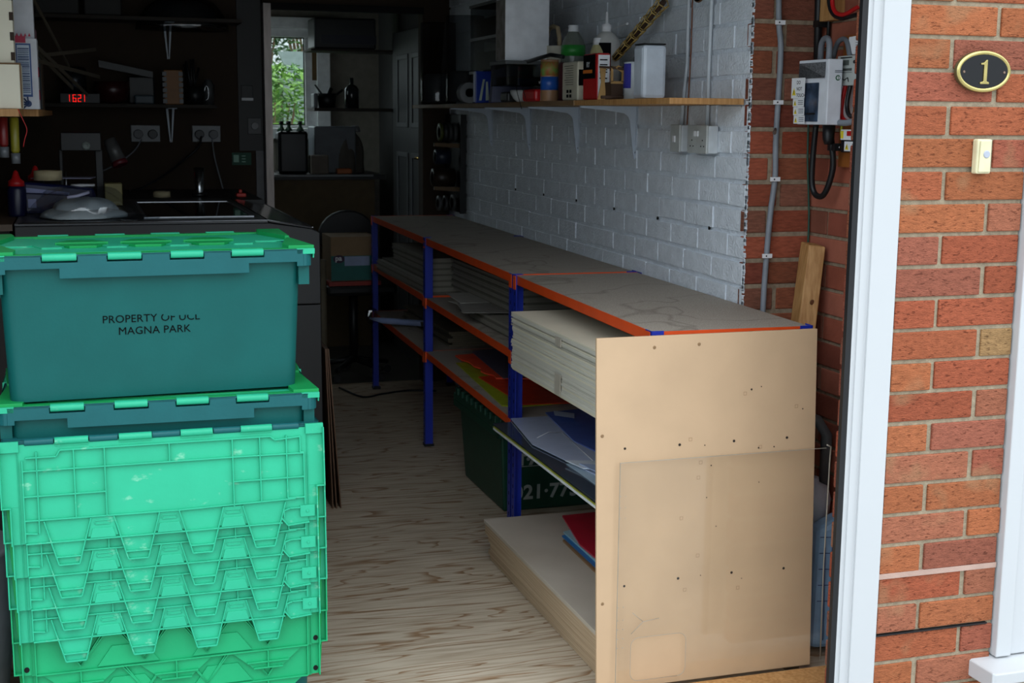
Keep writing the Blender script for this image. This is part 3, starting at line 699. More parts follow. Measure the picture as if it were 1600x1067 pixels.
# thick plywood sheets on the floor
M_plyface = mat('pale_birch_face', 'c0b5a6', .7, color2='b0a494', scale=3, stretch=(1, 1, 1)); M_plyedge = mat('plywood_edge', 'c4ad8f', .8, color2='a48a6c', scale=2, stretch=(1, 1, 160))
rnd = random.Random(2); z = .001; cols = [M_plyedge, M_plyedge, M_plyedge, M_plyedge, M_plyedge, M_plyedge, M_plyedge, M_plyedge, M_plyedge]
ths = [.020, .018, .015, .022, .020, .013, .013, .013, .013]; nms = []
for k, th in enumerate(ths):
    dx = (.02, .014, .012, .004, .003, .0, -.001, -.004, -.006)[k]; dy = rnd.uniform(-.018, .012) - (.03 if k in (3, 4) else 0)
    mb = MB(); mb.box(1.252 + dx, 3.16, z, 1.80, 4.205 + dy, z + th - .0006)
    o = build('plywood_sheet', mb, [M_plyface if k == len(ths) - 1 else M_plyedge], bevel=.0012)
    top = k == len(ths) - 1
    tag(o, 'topmost wide plywood sheet lying in the floor pile' if top else 'thick plywood sheet within the pile on the floor beneath the rack', 'plywood', None if top else 'plywood sheets piled on the floor'); z += th
PZ = z
def quad(a, b, c, d): return [a, b, c, d]
z = PZ
for (nm, m, lb, P, th) in (
    ('acrylic_offcut', mat('brown_acrylic', '8a6642', .4), 'brown board offcut lowest of the coloured sheets on the plywood', [(1.42, 3.90), (1.40, 3.2), (1.78, 3.2), (1.78, 4.05)], .006),
    ('acrylic_offcut', mat('blue_acrylic', '1f6fb0', .3), 'blue plastic sheet beneath the red one on the plywood', [(1.428, 3.93), (1.415, 3.25), (1.78, 3.25), (1.78, 4.06)], .005),
    ('acrylic_offcut', mat('pale_blue_acrylic', '9cc4cf', .3), 'pale blue plastic sheet sandwiched between red and blue ones', [(1.44, 3.95), (1.43, 3.25), (1.78, 3.25), (1.78, 4.07)], .006),
    ('acrylic_offcut', mat('crimson_acrylic', 'c0233a', .3), 'crimson red plastic sheet on top of the plywood pile', [(1.490, 4.10), (1.440, 3.80), (1.442, 3.25), (1.78, 3.25), (1.78, 4.12)], .006)):
    poly_sheet(nm, P[::1], z, z + th - .0005, m, lb, 'plastic sheet'); z += th
# sheets on the low shelf of the near rack, jutting out over the floor
z = .4405
for (m, lb, P, th) in (
    (mat('opal_white_acrylic', 'dfe3e6', .25), 'thick white opal sheet at the base of the low shelf pile', [(1.296, 4.268), (1.292, 3.13), (1.79, 3.13), (1.80, 4.33)], .0075),
    (mat('yellow_green_acrylic', 'a3a83a', .3), 'thin yellow-green sheet above the white opal sheet', [(1.297, 4.272), (1.294, 3.14), (1.79, 3.14), (1.80, 4.335)], .003),
    (mat('black_acrylic', '14181f', .15), 'black glossy sheet above the yellow-green sheet', [(1.301, 4.270), (1.297, 3.14), (1.79, 3.14), (1.80, 4.333)], .004),
    (mat('slate_acrylic', '39424e', .12), 'slate grey glossy sheet under the clear offcuts', [(1.300, 4.285), (1.299, 3.14), (1.79, 3.14), (1.80, 4.345)], .003)):
    poly_sheet('acrylic_sheet', P, z, z + th - .0004, m, lb, 'plastic sheet'); z += th
M_pale = mat('pale_lilac_film', 'b9c3dc', .25, var=.03); M_navy = mat('navy_acrylic', '4f68b4', .12); M_frost = mat('frosted_sheet', 'a8bccb', .3, var=.03)
for (nm, m, lb, P, th, tl) in (
    ('acrylic_sheet', M_frost, 'frosted clear sheet on the low shelf reaching toward the tan panel', [(1.355, 3.70), (1.36, 3.14), (1.77, 3.14), (1.76, 3.74)], .003, None),
    ('acrylic_sheet', M_pale, 'pale lilac film-covered sheet lying over the slate sheet', [(1.375, 4.32), (1.33, 3.95), (1.42, 3.35), (1.77, 3.4), (1.70, 4.32)], .003, None),
    ('acrylic_sheet', M_navy, 'translucent navy blue sheet farthest back on the low shelf', [(1.515, 4.36), (1.47, 3.95), (1.56, 3.16), (1.79, 3.16), (1.80, 4.36)], .004, ((1.5, 4.3, .47), 'Y', -2.2)),
    ('acrylic_strip', mat('white_strip', 'd3dce6', .25), 'white plastic strip topmost on the low shelf by the tan panel', [(1.352, 3.70), (1.372, 3.60), (1.62, 3.47), (1.62, 3.60)], .004, None),
    ('acrylic_strip', mat('blue_white_strip', 'a9b8d6', .25), 'bluish plastic strip under the white strip on the low shelf', [(1.375, 3.64), (1.39, 3.54), (1.62, 3.42), (1.62, 3.5)], .003, None)):
    poly_sheet(nm, P, z, z + th - .0004, m, lb, 'plastic sheet', tilt=tl); z += th
mb = MB(); mb.prism([(1.535, 4.33), (1.515, 4.26), (1.565, 4.20), (1.59, 4.27)], 'z', z + .0035, z + .0042); tag(build('paper_label', mb, mat('pale_sticker', 'aab4cc', .6)), 'small pale sticker on the corner of the navy sheet', 'label')
mb = MB()
for pts in ([(1.37, 4.02, z - .010), (1.43, 4.08, z - .009), (1.47, 4.06, z - .008), (1.435, 3.68, z - .008), (1.462, 3.67, z - .008), (1.475, 3.72, z - .008), (1.51, 3.73, z - .008)],): mb.tube(pts, .0012, 5)
tag(build('protective_film', mb, M_white), 'thin white cut line of film on the pale lilac sheet', 'film')
# coloured sheets in the far rack, low shelf
z = .4405
for (m, lb, P, th) in (
    (mat('lime_acrylic', 'a9b52c', .25), 'lime yellow sheet edge on the far rack, under the orange sheets', [(1.500, 5.50), (1.435, 4.62), (1.47, 4.58), (1.75, 4.60), (1.74, 5.5)], .004),
    (mat('orange_red_acrylic', 'e2401c', .25), 'glossy orange-red sheet under the crumpled one on the far rack', [(1.50, 5.15), (1.51, 4.60), (1.80, 4.56), (1.80, 5.2)], .004),
    (mat('lime_acrylic', 'a9b52c', .25), 'green plastic offcut behind the near post on the far rack', [(1.70, 4.75), (1.70, 4.60), (1.84, 4.6), (1.84, 4.8)], .004)):
    poly_sheet('acrylic_sheet', P, z, z + th - .0004, m, lb, 'plastic sheet'); z += th
rnd = random.Random(5)
P = [(1.53, 5.62)] + [(1.53 - .005 * (i % 3) + .004 * i * .6 + rnd.uniform(-.008, .008), 5.62 - i * .055) for i in range(1, 11)] + [(1.70, 4.98), (1.75, 5.6)]
poly_sheet('orange_card', P, z, z + .006, mat('fluorescent_orange_card', 'f0502c', .6), 'ragged fluorescent orange card sheet on the far rack', 'card', tilt=((1.6, 5.3, z), 'Y', -3)); z += .012
poly_sheet('grey_film', [(1.60, 5.60), (1.56, 5.0), (1.82, 4.95), (1.82, 5.6)], z + .004, z + .006, mat('dull_violet_film', '5a586c', .3), 'dull violet plastic film draped over the orange card', 'film', tilt=((1.6, 5.3, z), 'Y', -5))
rnd = random.Random(13)
for k in range(7):
    mb = MB(); mb.box(1.60 + rnd.uniform(-.02, .02), 5.95, .4335 + k * .010, 1.84, 6.9 + rnd.uniform(-.05, .05), .4425 + k * .010)
    tag(build('dark_board', mb, mat('dim_brown_board', '6c6250', .8)), 'dim brown board in the low pile deep on the far rack', 'board', 'low pile deep on the far rack')
# far rack mid shelf: piles of card and loose papers
rnd = random.Random(17); z = .6905
M_fb = mat('aged_board', '8f8a7e', .8, var=.05); M_fb2 = mat('aged_board_dark', '6c675c', .8, var=.05)
for k in range(18):
    y1 = 6.68 if k > 6 else 6.95; mb = MB(); mb.box(1.470 + (.02 if k > 5 else -.005) + rnd.uniform(-.004, .004), 5.90 if k < 9 else 5.9, z, 1.84, y1 + rnd.uniform(-.01, .01), z + .0085)
    tag(build('far_board', mb, M_fb if k % 3 else M_fb2), 'old pale board in the pile at the rack end nearest the doorway', 'board', 'old boards near the doorway'); z += .009
z = .6845
for k in range(20):
    mb = MB(); mb.box((1.475 if k < 5 else 1.56) + rnd.uniform(-.005, .005), 4.62 if k < 5 else 4.75, z, 1.84, (5.18 if k < 5 else 5.78) + rnd.uniform(-.02, .02), z + .0085)
    tag(build('far_board', mb, M_fb if k % 3 else M_fb2), 'old pale board in the pile between the two middle posts', 'board', 'old boards between the middle posts'); z += .009
rnd = random.Random(19)
for k, lb in enumerate(('curled white paper lowest of the loose papers jutting past the middle post', 'grey paper sheet jutting furthest past the middle post', 'creased white paper on the loose papers heap', 'dark glossy leaflet on the loose papers heap', 'narrow pale paper strip on the loose papers heap', 'white paper topmost on the loose papers heap')):
    a = rnd.uniform(-.35, .35); cx = 1.545 + rnd.uniform(-.03, .03); cy = 5.22 + rnd.uniform(-.22, .22); hw = .11; hl = .16; zz = .7280 + k * .0030
    P = [(cx + sx * hw * math.cos(a) - sy * hl * math.sin(a), cy + sx * hw * math.sin(a) + sy * hl * math.cos(a)) for sx, sy in ((-1, -1), (1, -1), (1, 1), (-1, 1))]
    poly_sheet('loose_paper', P, zz, zz + .0015, [mat('off_white_paper', 'aaa69e', .7), mat('grey_paper', '8a8680', .7), mat('off_white_paper', 'aaa69e', .7), M_black, mat('grey_paper', '8a8680', .7), mat('off_white_paper', 'aaa69e', .7)][k], lb, 'paper', tilt=((cx, cy, zz), 'Y', rnd.uniform(-.6, .8)))
# clear wrapped rolls jutting out on the far low shelf
mb = MB(); mb.tube([(1.36, 6.65, .475), (1.42, 6.6, .468), (1.85, 6.35, .455)], [.004, .016, .016], 10)
tag(build('wrapped_tube', mb, mat('blue_white_wrap', '8d9cc4', .3)), 'clear wrapped bluish tube poking out past the far post', 'tube')
mb = MB(); rnd = random.Random(6); mb.lathe([(.001, -.04), (.02, -.03), (.034, 0), (.026, .03), (.004, .045)], (1.37, 6.66, .483), 9)
for i in range(len(mb.v)): mb.v[i] += Vector((rnd.uniform(-.006, .006), rnd.uniform(-.006, .006), rnd.uniform(-.006, .006)))
mb.sm = [False] * len(mb.sm)
tag(build('plastic_wrap', mb, clear_mat('crinkled_wrap', (.75, .76, .78), .8, .1)), 'crinkled clear plastic wrap at the tube end by the far post', 'wrap')
# dark green removal crate on the floor
def lettering(o_, s, size, origin, right, up, m=M_white, parent=None, **k):
    return build('lettering', text_mb(s, size, origin, right, up, **k), m, parent)
M_dg = mat('dark_green_crate', '0d3f2f', .45, var=.1)
gc = thing('removal_crate', 'dark green crate with white phone number, on the floor under the rack', 'crate', (1.665, 5.0, 0), 0)
mb = MB(); lo = [(-.185, -.27), (.185, -.27), (.185, .27), (-.185, .27)]; hi = [(-.205, -.295), (.205, -.295), (.205, .295), (-.205, .295)]
mb.hexa([(x, y, .002) for x, y in lo] + [(x, y, .33) for x, y in hi])
build('body', mb, M_dg, gc, local=True, bevel=.008)
mb = MB(); mb.box(-.225, -.315, .33, .225, .315, .355); mb.box(-.225, -.315, .30, -.215, .315, .33); mb.box(-.225, -.315, .30, .225, -.305, .33)
build('rim', mb, M_dg, gc, local=True, bevel=.003)
mb = MB(); mb.box(-.21, -.30, .355, .21, .30, .372)
for k in range(9): mb.box(-.226, -.28 + k * .066, .352, -.19, -.245 + k * .066, .382)
build('lid', mb, M_dg, gc, local=True, bevel=.003)
w_ = text_mb('021·773', .078, (1.512, 4.7140, .052), (1, 0, 0), (0, -.06, 1), lift=.002, bold=.0025, spacing=1.05)
w2_ = text_mb('T·A', .060, (1.525, 4.7060, .190), (1, 0, 0), (0, -.06, 1), lift=.002, bold=.004); w_.add(w2_.v, w2_.f); w_.box(1.525, 4.7055, .180, 1.68, 4.7068, .1825)
build('painted_number', w_, mat('faded_white_print', 'a9b0ac', .7), gc)
# ================================================================ RIGHT WALL SHELF
def wq(Y, d): return (wx(Y) - d, Y)
def shelf_board(name, ya, yb, d, z0, z1, m, label):
    mb = MB(); a, b = wq(ya, d), wq(ya, .001); c, e = wq(yb, .001), wq(yb, d)
    mb.prism([a, b, c, e], 'z', z0, z1); return tag(build(name, mb, m, bevel=.001), label, 'shelf')
shelf_board('wall_shelf', 3.57, 4.42, .236, 1.5305, 1.548, M_wood, 'short near length of pine shelf on the painted brick wall')
shelf_board('wall_shelf', 4.422, 7.15, .240, 1.5305, 1.548, mat('brown_shelf_edge', '8f7250', .6, color2='7d6244', scale=8), 'long far length of brown shelf on the painted brick wall')
br = None
for i, Y in enumerate((4.43, 5.06, 5.73, 6.38)):
    lb = ['nearest', 'second nearest', 'third nearest', 'farthest'][i]
    t = thing('shelf_bracket', lb + ' pale grey steel bracket under the long wall shelf', 'bracket', (wx(Y), Y, 1.53), WR, 'steel brackets under the wall shelf')
    mb = MB(); ap = [(-.21, -.006), (-.21, 0), (-.002, 0), (-.002, -.175), (-.006, -.185), (-.012, -.16), (-.026, -.05), (-.034, -.034), (-.05, -.024), (-.12, -.014)]
    mb.prism(ap, 'y', -.0015, .0015); mb.prism([(-.21, -.002), (-.21, 0), (-.002, 0), (-.002, -.002)], 'y', -.013, .013)
    build('arm', mb, M_steelgrey, t, local=True)
    mb = MB(); mb.prism([(-.013, 0), (.013, 0), (.004, -.18), (-.004, -.18)], 'x', -.003, -.0005); build('wall_leg', mb, M_steelgrey, t, local=True)
    mb = MB(); mb.lathe([(.004, -.0055), (.003, -.003)], (0, 0, -.16), 8, axis='x'); build('screw', mb, M_rubber, t, local=True)
def lathe_thing(name, label, cat, x, y, z, prof, m, n=24, group=None):
    mb = MB(); mb.lathe(prof, (x, y, z), n); return tag(build(name, mb, m), label, cat, group)
ZS = 1.5483
def tin_box(name, label, cat, x0, y0, x1, y1, h, m, z=ZS, bevel=.008):
    mb = MB(); mb.box(x0, y0, z, x1, y1, z + h); return tag(build(name, mb, m, bevel=bevel), label, cat)
# tall plain white tin at the shelf end
t = thing('solvent_tin', 'tall plain white rectangular tin at the near end of the wall shelf', 'tin', (1.69, 3.92, ZS))
mb = MB(); mb.box(1.652, 3.885, ZS, 1.732, 3.965, ZS + .164); build('body', mb, mat('bluish_white_tin', 'c9d2dd', .35), t, bevel=.012)
mb = MB(); mb.box(1.655, 3.888, ZS + .164, 1.729, 3.962, ZS + .168); build('top_rim', mb, M_rubber, t, bevel=.002)
t = thing('paint_tin', 'round white tin with purple label beside the tall white tin', 'tin', (1.705, 4.055, ZS))
mb = MB(); mb.lathe([(.042, 0), (.042, .115), (.040, .118), (.036, .116)], (1.705, 4.055, ZS)); build('body', mb, mat('white_tin', 'cfd6dc', .35), t)
mb = MB()
pts = [math.radians(150 + k * 10) for k in range(8)]
for a, b in zip(pts, pts[1:]): mb.hexa([(1.705 + r * math.cos(q), 4.055 + r * math.sin(q), z) for z in (ZS + .035, ZS + .112) for r, q in ((.0425, a), (.0425, b), (.0432, b), (.0432, a))])
build('label', mb, mat('purple_label', '3b3a9a', .5), t)
mb = MB(); mb.lathe([(.022, .118), (.022, .135), (.015, .138)], (1.735, 4.10, ZS - .0), 16); tag(build('black_pot', mb, M_black), 'black pot lid just showing behind the purple-labelled tin', 'pot')
# laser-cut wooden gadget
t = thing('wooden_gadget', 'laser-cut brown plywood gadget with a long pivoting arm, on the shelf edge', 'gadget', (1.64, 4.12, ZS))
M_lc = mat('laser_cut_ply', 'a8834f', .7); M_lcd = mat('charred_ply', '3f2a1c', .8)
mb = MB(); mb.prism([(-.010, 0), (.020, 0), (.014, .055), (.018, .105), (-.004, .105), (.002, .055)], 'y', 0, .004); mb.xf(Matrix.Translation((1.618, 4.15, ZS))); build('upright', mb, M_lc, t)
mb = MB(); mb.box(1.635, 4.10, ZS, 1.675, 4.17, ZS + .055); build('drum_box', mb, M_lcd, t)
mb = MB()
for (a, b, c, d) in ((1.633, ZS + .055, 1.640, ZS + .105), (1.670, ZS + .055, 1.677, ZS + .105), (1.633, ZS + .050, 1.677, ZS + .058), (1.633, ZS + .100, 1.677, ZS + .105)): mb.box(a, 4.098, b, c, 4.103, d)
mb.prism([(1.645, ZS + .100), (1.655, ZS + .108), (1.70, ZS + .078), (1.695, ZS + .064), (1.688, ZS + .062), (1.684, ZS + .074)], 'y', 4.09, 4.096)
build('frame', mb, M_lc, t)
mb = MB(); mb.tube([(1.60, 4.12, ZS + .103), (1.66, 4.09, ZS + .098), (1.745, 4.06, ZS + .087)], [.004, .005, .003], 6); mb.box(1.70, 4.05, ZS + .081, 1.742, 4.062, ZS + .090); build('pivot_arm', mb, M_lcd, t)
mb = MB(); mb.tube([(1.585, 4.06, ZS + .006), (1.62, 4.06, ZS + .007), (1.70, 4.08, ZS + .007)], .006, 6); build('base_rod', mb, M_lcd, t)
# red tin
def lettered(parent, s, size, org, right, up, m, bold=0.0, name='lettering'):
    mb = text_mb(s, size, org, right, up, lift=.0012, bold=bold); build(name, mb, m, parent)
def face_panel(parent, name, p0, right, w, up, h, m, lift=.0006):
    R = Vector(right).normalized(); U = Vector(up).normalized(); N = R.cross(U); p = Vector(p0)
    q = [p, p + R * w, p + R * w + U * h, p + U * h]
    mb = MB(); mb.hexa([v + N * (lift * .2) for v in q] + [v + N * lift for v in q]); return build(name, mb, m, parent)
t = thing('varnish_tin', 'red rectangular tin with black front label and white side', 'tin', (1.655, 4.29, ZS))
mb = MB(); mb.box(1.632, 4.222, ZS, 1.680, 4.355, ZS + .152); build('body', mb, M_red, t, bevel=.006)
face_panel(t, 'black_label', (1.632, 4.35, ZS + .070), (0, -1, 0), .112, (0, 0, 1), .078, M_ink)
face_panel(t, 'orange_band', (1.6312, 4.35, ZS + .088), (0, -1, 0), .085, (0, 0, 1), .011, mat('orange_band', 'd6762a', .5))
face_panel(t, 'white_side', (1.636, 4.222, ZS + .006), (1, 0, 0), .040, (0, 0, 1), .140, M_white)
lettered(t, 'RY', .024, (1.6308, 4.315, ZS + .108), (0, -1, 0), (0, 0, 1), M_white, .0005)
mb = MB()
for k, z in enumerate((.128, .112, .096, .088, .068)): mb.box(1.641, 4.2208, ZS + z, 1.668, 4.2214, ZS + z + .004)
build('printed_lines', mb, M_ink, t)
t = thing('filler_tin', 'beige tin with fine print and black hazard squares', 'tin', (1.665, 4.50, ZS))
mb = MB(); mb.box(1.640, 4.43, ZS, 1.695, 4.585, ZS + .133); build('body', mb, mat('beige_tin', 'c6c0ac', .5), t, bevel=.006)
mb = MB()
for k in range(9): mb.box(1.6388, 4.47, ZS + .118 - k * .008, 1.6395, 4.56 - (k % 3) * .008, ZS + .1195 - k * .008)
for a in (0, 1):
    for b in (0, 1): mb.box(1.6388, 4.485 + a * .03, ZS + .010 + b * .016, 1.6395, 4.505 + a * .03, ZS + .021 + b * .016)
build('printed_lines', mb, M_ink, t)
face_panel(t, 'black_side', (1.645, 4.43, ZS + .05), (1, 0, 0), .045, (0, 0, 1), .055, M_ink)
# varnish can with blue label
t = thing('varnish_can', 'small round can with a blue varnish label', 'can', (1.655, 4.765, ZS))
mb = MB(); mb.lathe([(.034, 0), (.034, .002), (.033, .004), (.033, .145), (.034, .147), (.034, .150), (.030, .148)], (1.655, 4.765, ZS)); build('body', mb, mat('tan_can', '9a7455', .4), t)
mb = MB(); mb.lathe([(.0335, .040), (.0335, .088)], (1.655, 4.765, ZS)); build('blue_label', mb, mat('blue_label', '2455a8', .35), t)
mb = MB(); mb.lathe([(.0335, .092), (.0335, .142)], (1.655, 4.765, ZS)); build('red_green_label', mb, mat('red_green_label', 'b8302a', .5, color2='6d9a4a', scale=30), t)
lettered(t, 'Varn', .016, (1.6205, 4.785, ZS + .062), (.35, -.93, 0), (0, 0, 1), M_white)
lathe_thing('maroon_can', 'dark maroon can behind the beige tin', 'can', 1.70, 4.68, ZS, [(.038, 0), (.038, .135), (.034, .138)], mat('maroon', '4a2226', .5))
t = thing('food_tin', 'white tin with a bright green label, behind the blue-labelled can', 'tin', (1.745, 4.93, ZS))
mb = MB(); mb.lathe([(.045, 0), (.045, .205), (.046, .208), (.041, .206)], (1.745, 4.93, ZS)); build('body', mb, mat('cream_tin', 'c9c4b4', .5), t)
face_panel(t, 'green_label', (1.698, 4.945, ZS + .160), (.3, -.95, 0), .035, (0, 0, 1), .03, mat('lime_label', '5cae3a', .5))
# clear bottle with green label and white cap
t = thing('plastic_bottle', 'clear bottle with green label and white screw cap', 'bottle', (1.755, 4.79, ZS))
mb = MB(); mb.lathe([(.044, 0), (.045, .15), (.045, .20), (.038, .225), (.022, .25), (.017, .258)], (1.755, 4.79, ZS)); build('body', mb, mat('cloudy_liquid', '6e746c', .2), t)
mb = MB(); mb.lathe([(.0455, .165), (.0455, .205)], (1.755, 4.79, ZS)); build('green_label', mb, mat('green_label', '2f8f3a', .4), t)
mb = MB(); mb.lathe([(.0195, .254), (.0195, .276), (.016, .278)], (1.755, 4.79, ZS)); build('cap', mb, M_white, t)
# glue bottle
t = thing('glue_bottle', 'white glue bottle with a pointed nozzle and black label', 'bottle', (1.745, 4.43, ZS))
mb = MB(); mb.lathe([(.046, 0), (.048, .19), (.046, .205), (.030, .225), (.018, .234)], (1.745, 4.43, ZS)); build('body', mb, mat('glue_white', 'c6c6c2', .4), t)
mb = MB()
for k in range(7):
    a, b = math.radians(205 + k * 9), math.radians(214 + k * 9)
    mb.hexa([(1.745 + r * math.cos(q), 4.43 + r * math.sin(q), z) for z in (ZS + .10, ZS + .195) for r, q in ((.048, a), (.048, b), (.0493, b), (.0493, a))])
build('black_label', mb, M_ink, t)
mb = MB(); mb.lathe([(.017, .232), (.017, .258), (.006, .262), (.004, .30), (.0015, .302)], (1.745, 4.43, ZS)); build('nozzle', mb, M_white, t)
mb = MB(); mb.tube([(1.755, 4.42, ZS + .24), (1.785, 4.36, ZS + .256), (1.790, 4.35, ZS + .258)], [.0012, .0012, .005], 6); build('cap_tether', mb, M_white, t)
t = thing('small_bottle', 'small cream bottle with white cap behind the red tin', 'bottle', (1.715, 4.40, ZS))
mb = MB(); mb.lathe([(.026, 0), (.027, .165), (.018, .185), (.013, .19)], (1.708, 4.355 + .08, ZS)); 
mb.xf(Matrix.Translation((0.0, -.02, 0))); build('body', mb, mat('cream_bottle', 'b5ad80', .4), t)
mb = MB(); mb.lathe([(.015, .188), (.015, .21), (.012, .212)], (1.708, 4.415, ZS)); build('cap', mb, M_white, t)
mb = MB(); cx, cy = 1.76, 5.03
mb.tube([(cx - .01, cy + .05, ZS), (cx - .01, cy + .05, ZS + .24), (cx - .006, cy + .035, ZS + .28), (cx, cy, ZS + .288), (cx + .006, cy - .035, ZS + .28), (cx + .008, cy - .05, ZS + .24), (cx + .008, cy - .05, ZS + .18)], .009, 8)
tag(build('clamp_handle', mb, mat('beige_plastic', 'b09c7c', .5)), 'beige loop-shaped clamp handle rising behind the cans', 'clamp')
mb = MB(); mb.tube([(1.60, 5.26, ZS + .135), (1.61, 5.1, ZS + .150), (1.615, 4.9, ZS + .147), (1.60, 4.75, ZS + .152), (1.60, 4.6, ZS + .160), (1.62, 4.52, ZS + .150)], .0075, 7)
tag(build('black_strap', mb, M_black), 'thick black cable stretched across the cans and tray', 'cable')
# gold lattice stick
t = thing('lattice_stick', 'golden openwork wooden lattice baton leaning on the painted wall', 'ornament', (1.76, 4.25, 1.75))
A = Vector((1.750, 4.36, 1.690)); B = Vector((1.812, 4.10, 1.862)); D = (B - A).normalized(); a1 = D.cross(Vector((1, 0, 0))).normalized(); a2 = D.cross(a1)
mb = MB(); Ln = (B - A).length; nseg = 7
for k in range(nseg):
    w0 = .011 + .007 * k / nseg; c0 = A + D * (Ln * k / nseg); c1 = A + D * (Ln * (k + .86) / nseg)
    R0 = [c0 + a1 * w0 * math.cos(q) + a2 * w0 * math.sin(q) for q in [PI / 3 * j for j in range(6)]]; R1 = [c1 + a1 * w0 * 1.25 * math.cos(q) + a2 * w0 * 1.25 * math.sin(q) for q in [PI / 3 * j for j in range(6)]]
    for j in range(6):
        mb.tube([R0[j], R0[(j + 1) % 6]], .0016, 4); mb.tube([R1[j], R1[(j + 1) % 6]], .0022, 4); mb.tube([R0[j], R1[j]], .0022, 4)
build('lattice', mb, mat('golden_ply', 'bfa05a', .6), t)
mb = MB(); mb.tube([A, B], .009, 6); build('core', mb, M_lcd, t)
# white carton on a clear tray, red tin and bowl underneath
t = thing('carton', 'tall plain white carton standing above the clear tray on the wall shelf', 'box', (1.63, 5.0, 1.70))
mb = MB(); mb.box(1.535, 4.93, 1.700, 1.708, 5.05, 1.930); build('body', mb, mat('white_carton', 'd9dce2', .6), t, bevel=.001)
mb = MB(); mb.box(1.5335, 4.932, 1.702, 1.535, 5.048, 1.925); build('printed_side', mb, mat('printed_grey_side', '6b6660', .7, color2='8d8a86', scale=30), t)
t = thing('clear_tray', 'clear plastic storage tray under the tall white carton', 'tray', (1.62, 5.0, 1.60))
mb = MB(); mb.box(1.53, 4.90, 1.606, 1.705, 5.10, 1.610); mb.box(1.53, 4.90, 1.606, 1.533, 5.10, 1.685); mb.box(1.53, 4.90, 1.606, 1.705, 4.903, 1.685); mb.box(1.702, 4.90, 1.606, 1.705, 5.10, 1.685)
build('body', mb, clear_mat('smoky_tray', (.45, .47, .47), .5, .1), t)
mb = MB(); mb.box(1.525, 4.895, 1.685, 1.71, 5.105, 1.6985); build('lid', mb, mat('dull_tray_lid', '4a4d4e', .4), t, bevel=.002)
mb = MB(); mb.box(1.545, 4.91, 1.611, 1.69, 5.08, 1.640); build('contents', mb, mat('dark_contents', '2b2c2d', .7), t)
tin_box('red_tin', 'flat red tin under the clear tray', 'tin', 1.62, 4.83, 1.72, 4.985, .045, M_red, bevel=.01)
lathe_thing('white_bowl', 'small shiny white bowl under the clear tray', 'bowl', 1.655, 5.09, ZS, [(.02, 0), (.035, .012), (.045, .03), (.047, .045), (.044, .045), (.03, .012)], mat('glazed_white', 'c2c5c6', .2))
tin_box('black_adapter', 'small black power adapter left of the white bowl', 'adapter', 1.62, 5.17, 1.70, 5.27, .04, M_black)
mb = MB(); mb.tube([(1.622, 4.93, 1.55), (1.61, 4.95, 1.60), (1.612, 4.99, 1.64)], .0015, 5); mb.tube([(1.625, 5.0, 1.52), (1.613, 5.02, 1.58), (1.613, 5.04, 1.62)], .0015, 5)
tag(build('thin_wire', mb, M_rubber), 'two thin dark wires curling over the shelf edge', 'wire')
mb = MB(); mb.prism([(1.610, ZS), (1.790, ZS), (1.80, ZS + .19), (1.650, ZS + .185), (1.625, ZS + .155)], 'y', 5.36, 5.40)
tag(build('binder', mb, mat('slate_violet_card', '4d5168', .6), bevel=.002), 'slate violet card folder standing beside the blue packet', 'folder')
tin_box('blue_packet', 'bright blue packet with a white figure-like print, deep on the shelf', 'packet', 1.63, 5.66, 1.76, 5.70, .135, mat('cobalt_blue', '16338c', .35), bevel=.004)
mb = MB(); mb.prism([(1.645, ZS + .01), (1.656, ZS + .01), (1.668, ZS + .085), (1.672, ZS + .10), (1.662, ZS + .10)], 'y', 5.6582, 5.659); mb.prism([(1.675, ZS + .01), (1.690, ZS + .012), (1.684, ZS + .09), (1.676, ZS + .09)], 'y', 5.6582, 5.659)
tag(build('printed_sleeve', mb, mat('pale_print', 'a9b6a8', .5)), 'pale printed strip on the blue packet', 'print')
mb = MB(); mb.lathe([(.045, 0), (.045, .06), (.02, .06), (.02, 0)], (1.66, 5.86, ZS + .046), 20, axis='y'); tag(build('label_roll', mb, mat('grey_label_roll', '6d7074', .6)), 'grey label roll standing on edge near the blue packet', 'roll')
for (y, h, lb) in ((6.12, .40, 'tall clear acrylic tube container, nearest of the two at the shelf far end'), (6.62, .40, 'tall clear acrylic tube container at the very far end of the shelf')):
    t = thing('clear_canister', lb, 'canister', (1.73, y, ZS))
    mb = MB(); mb.lathe([(.09, 0), (.09, .02), (.088, h), (.086, h)], (1.725, y + .05, ZS), 28); build('wall', mb, clear_mat('smoky_canister', (.62, .63, .64), .6, .08), t)
    mb = MB(); mb.lathe([(.075, .01), (.075, .14), (.06, .15)], (1.725, y + .05, ZS), 16); build('contents', mb, mat('murky_contents', '494b4e', .8), t)
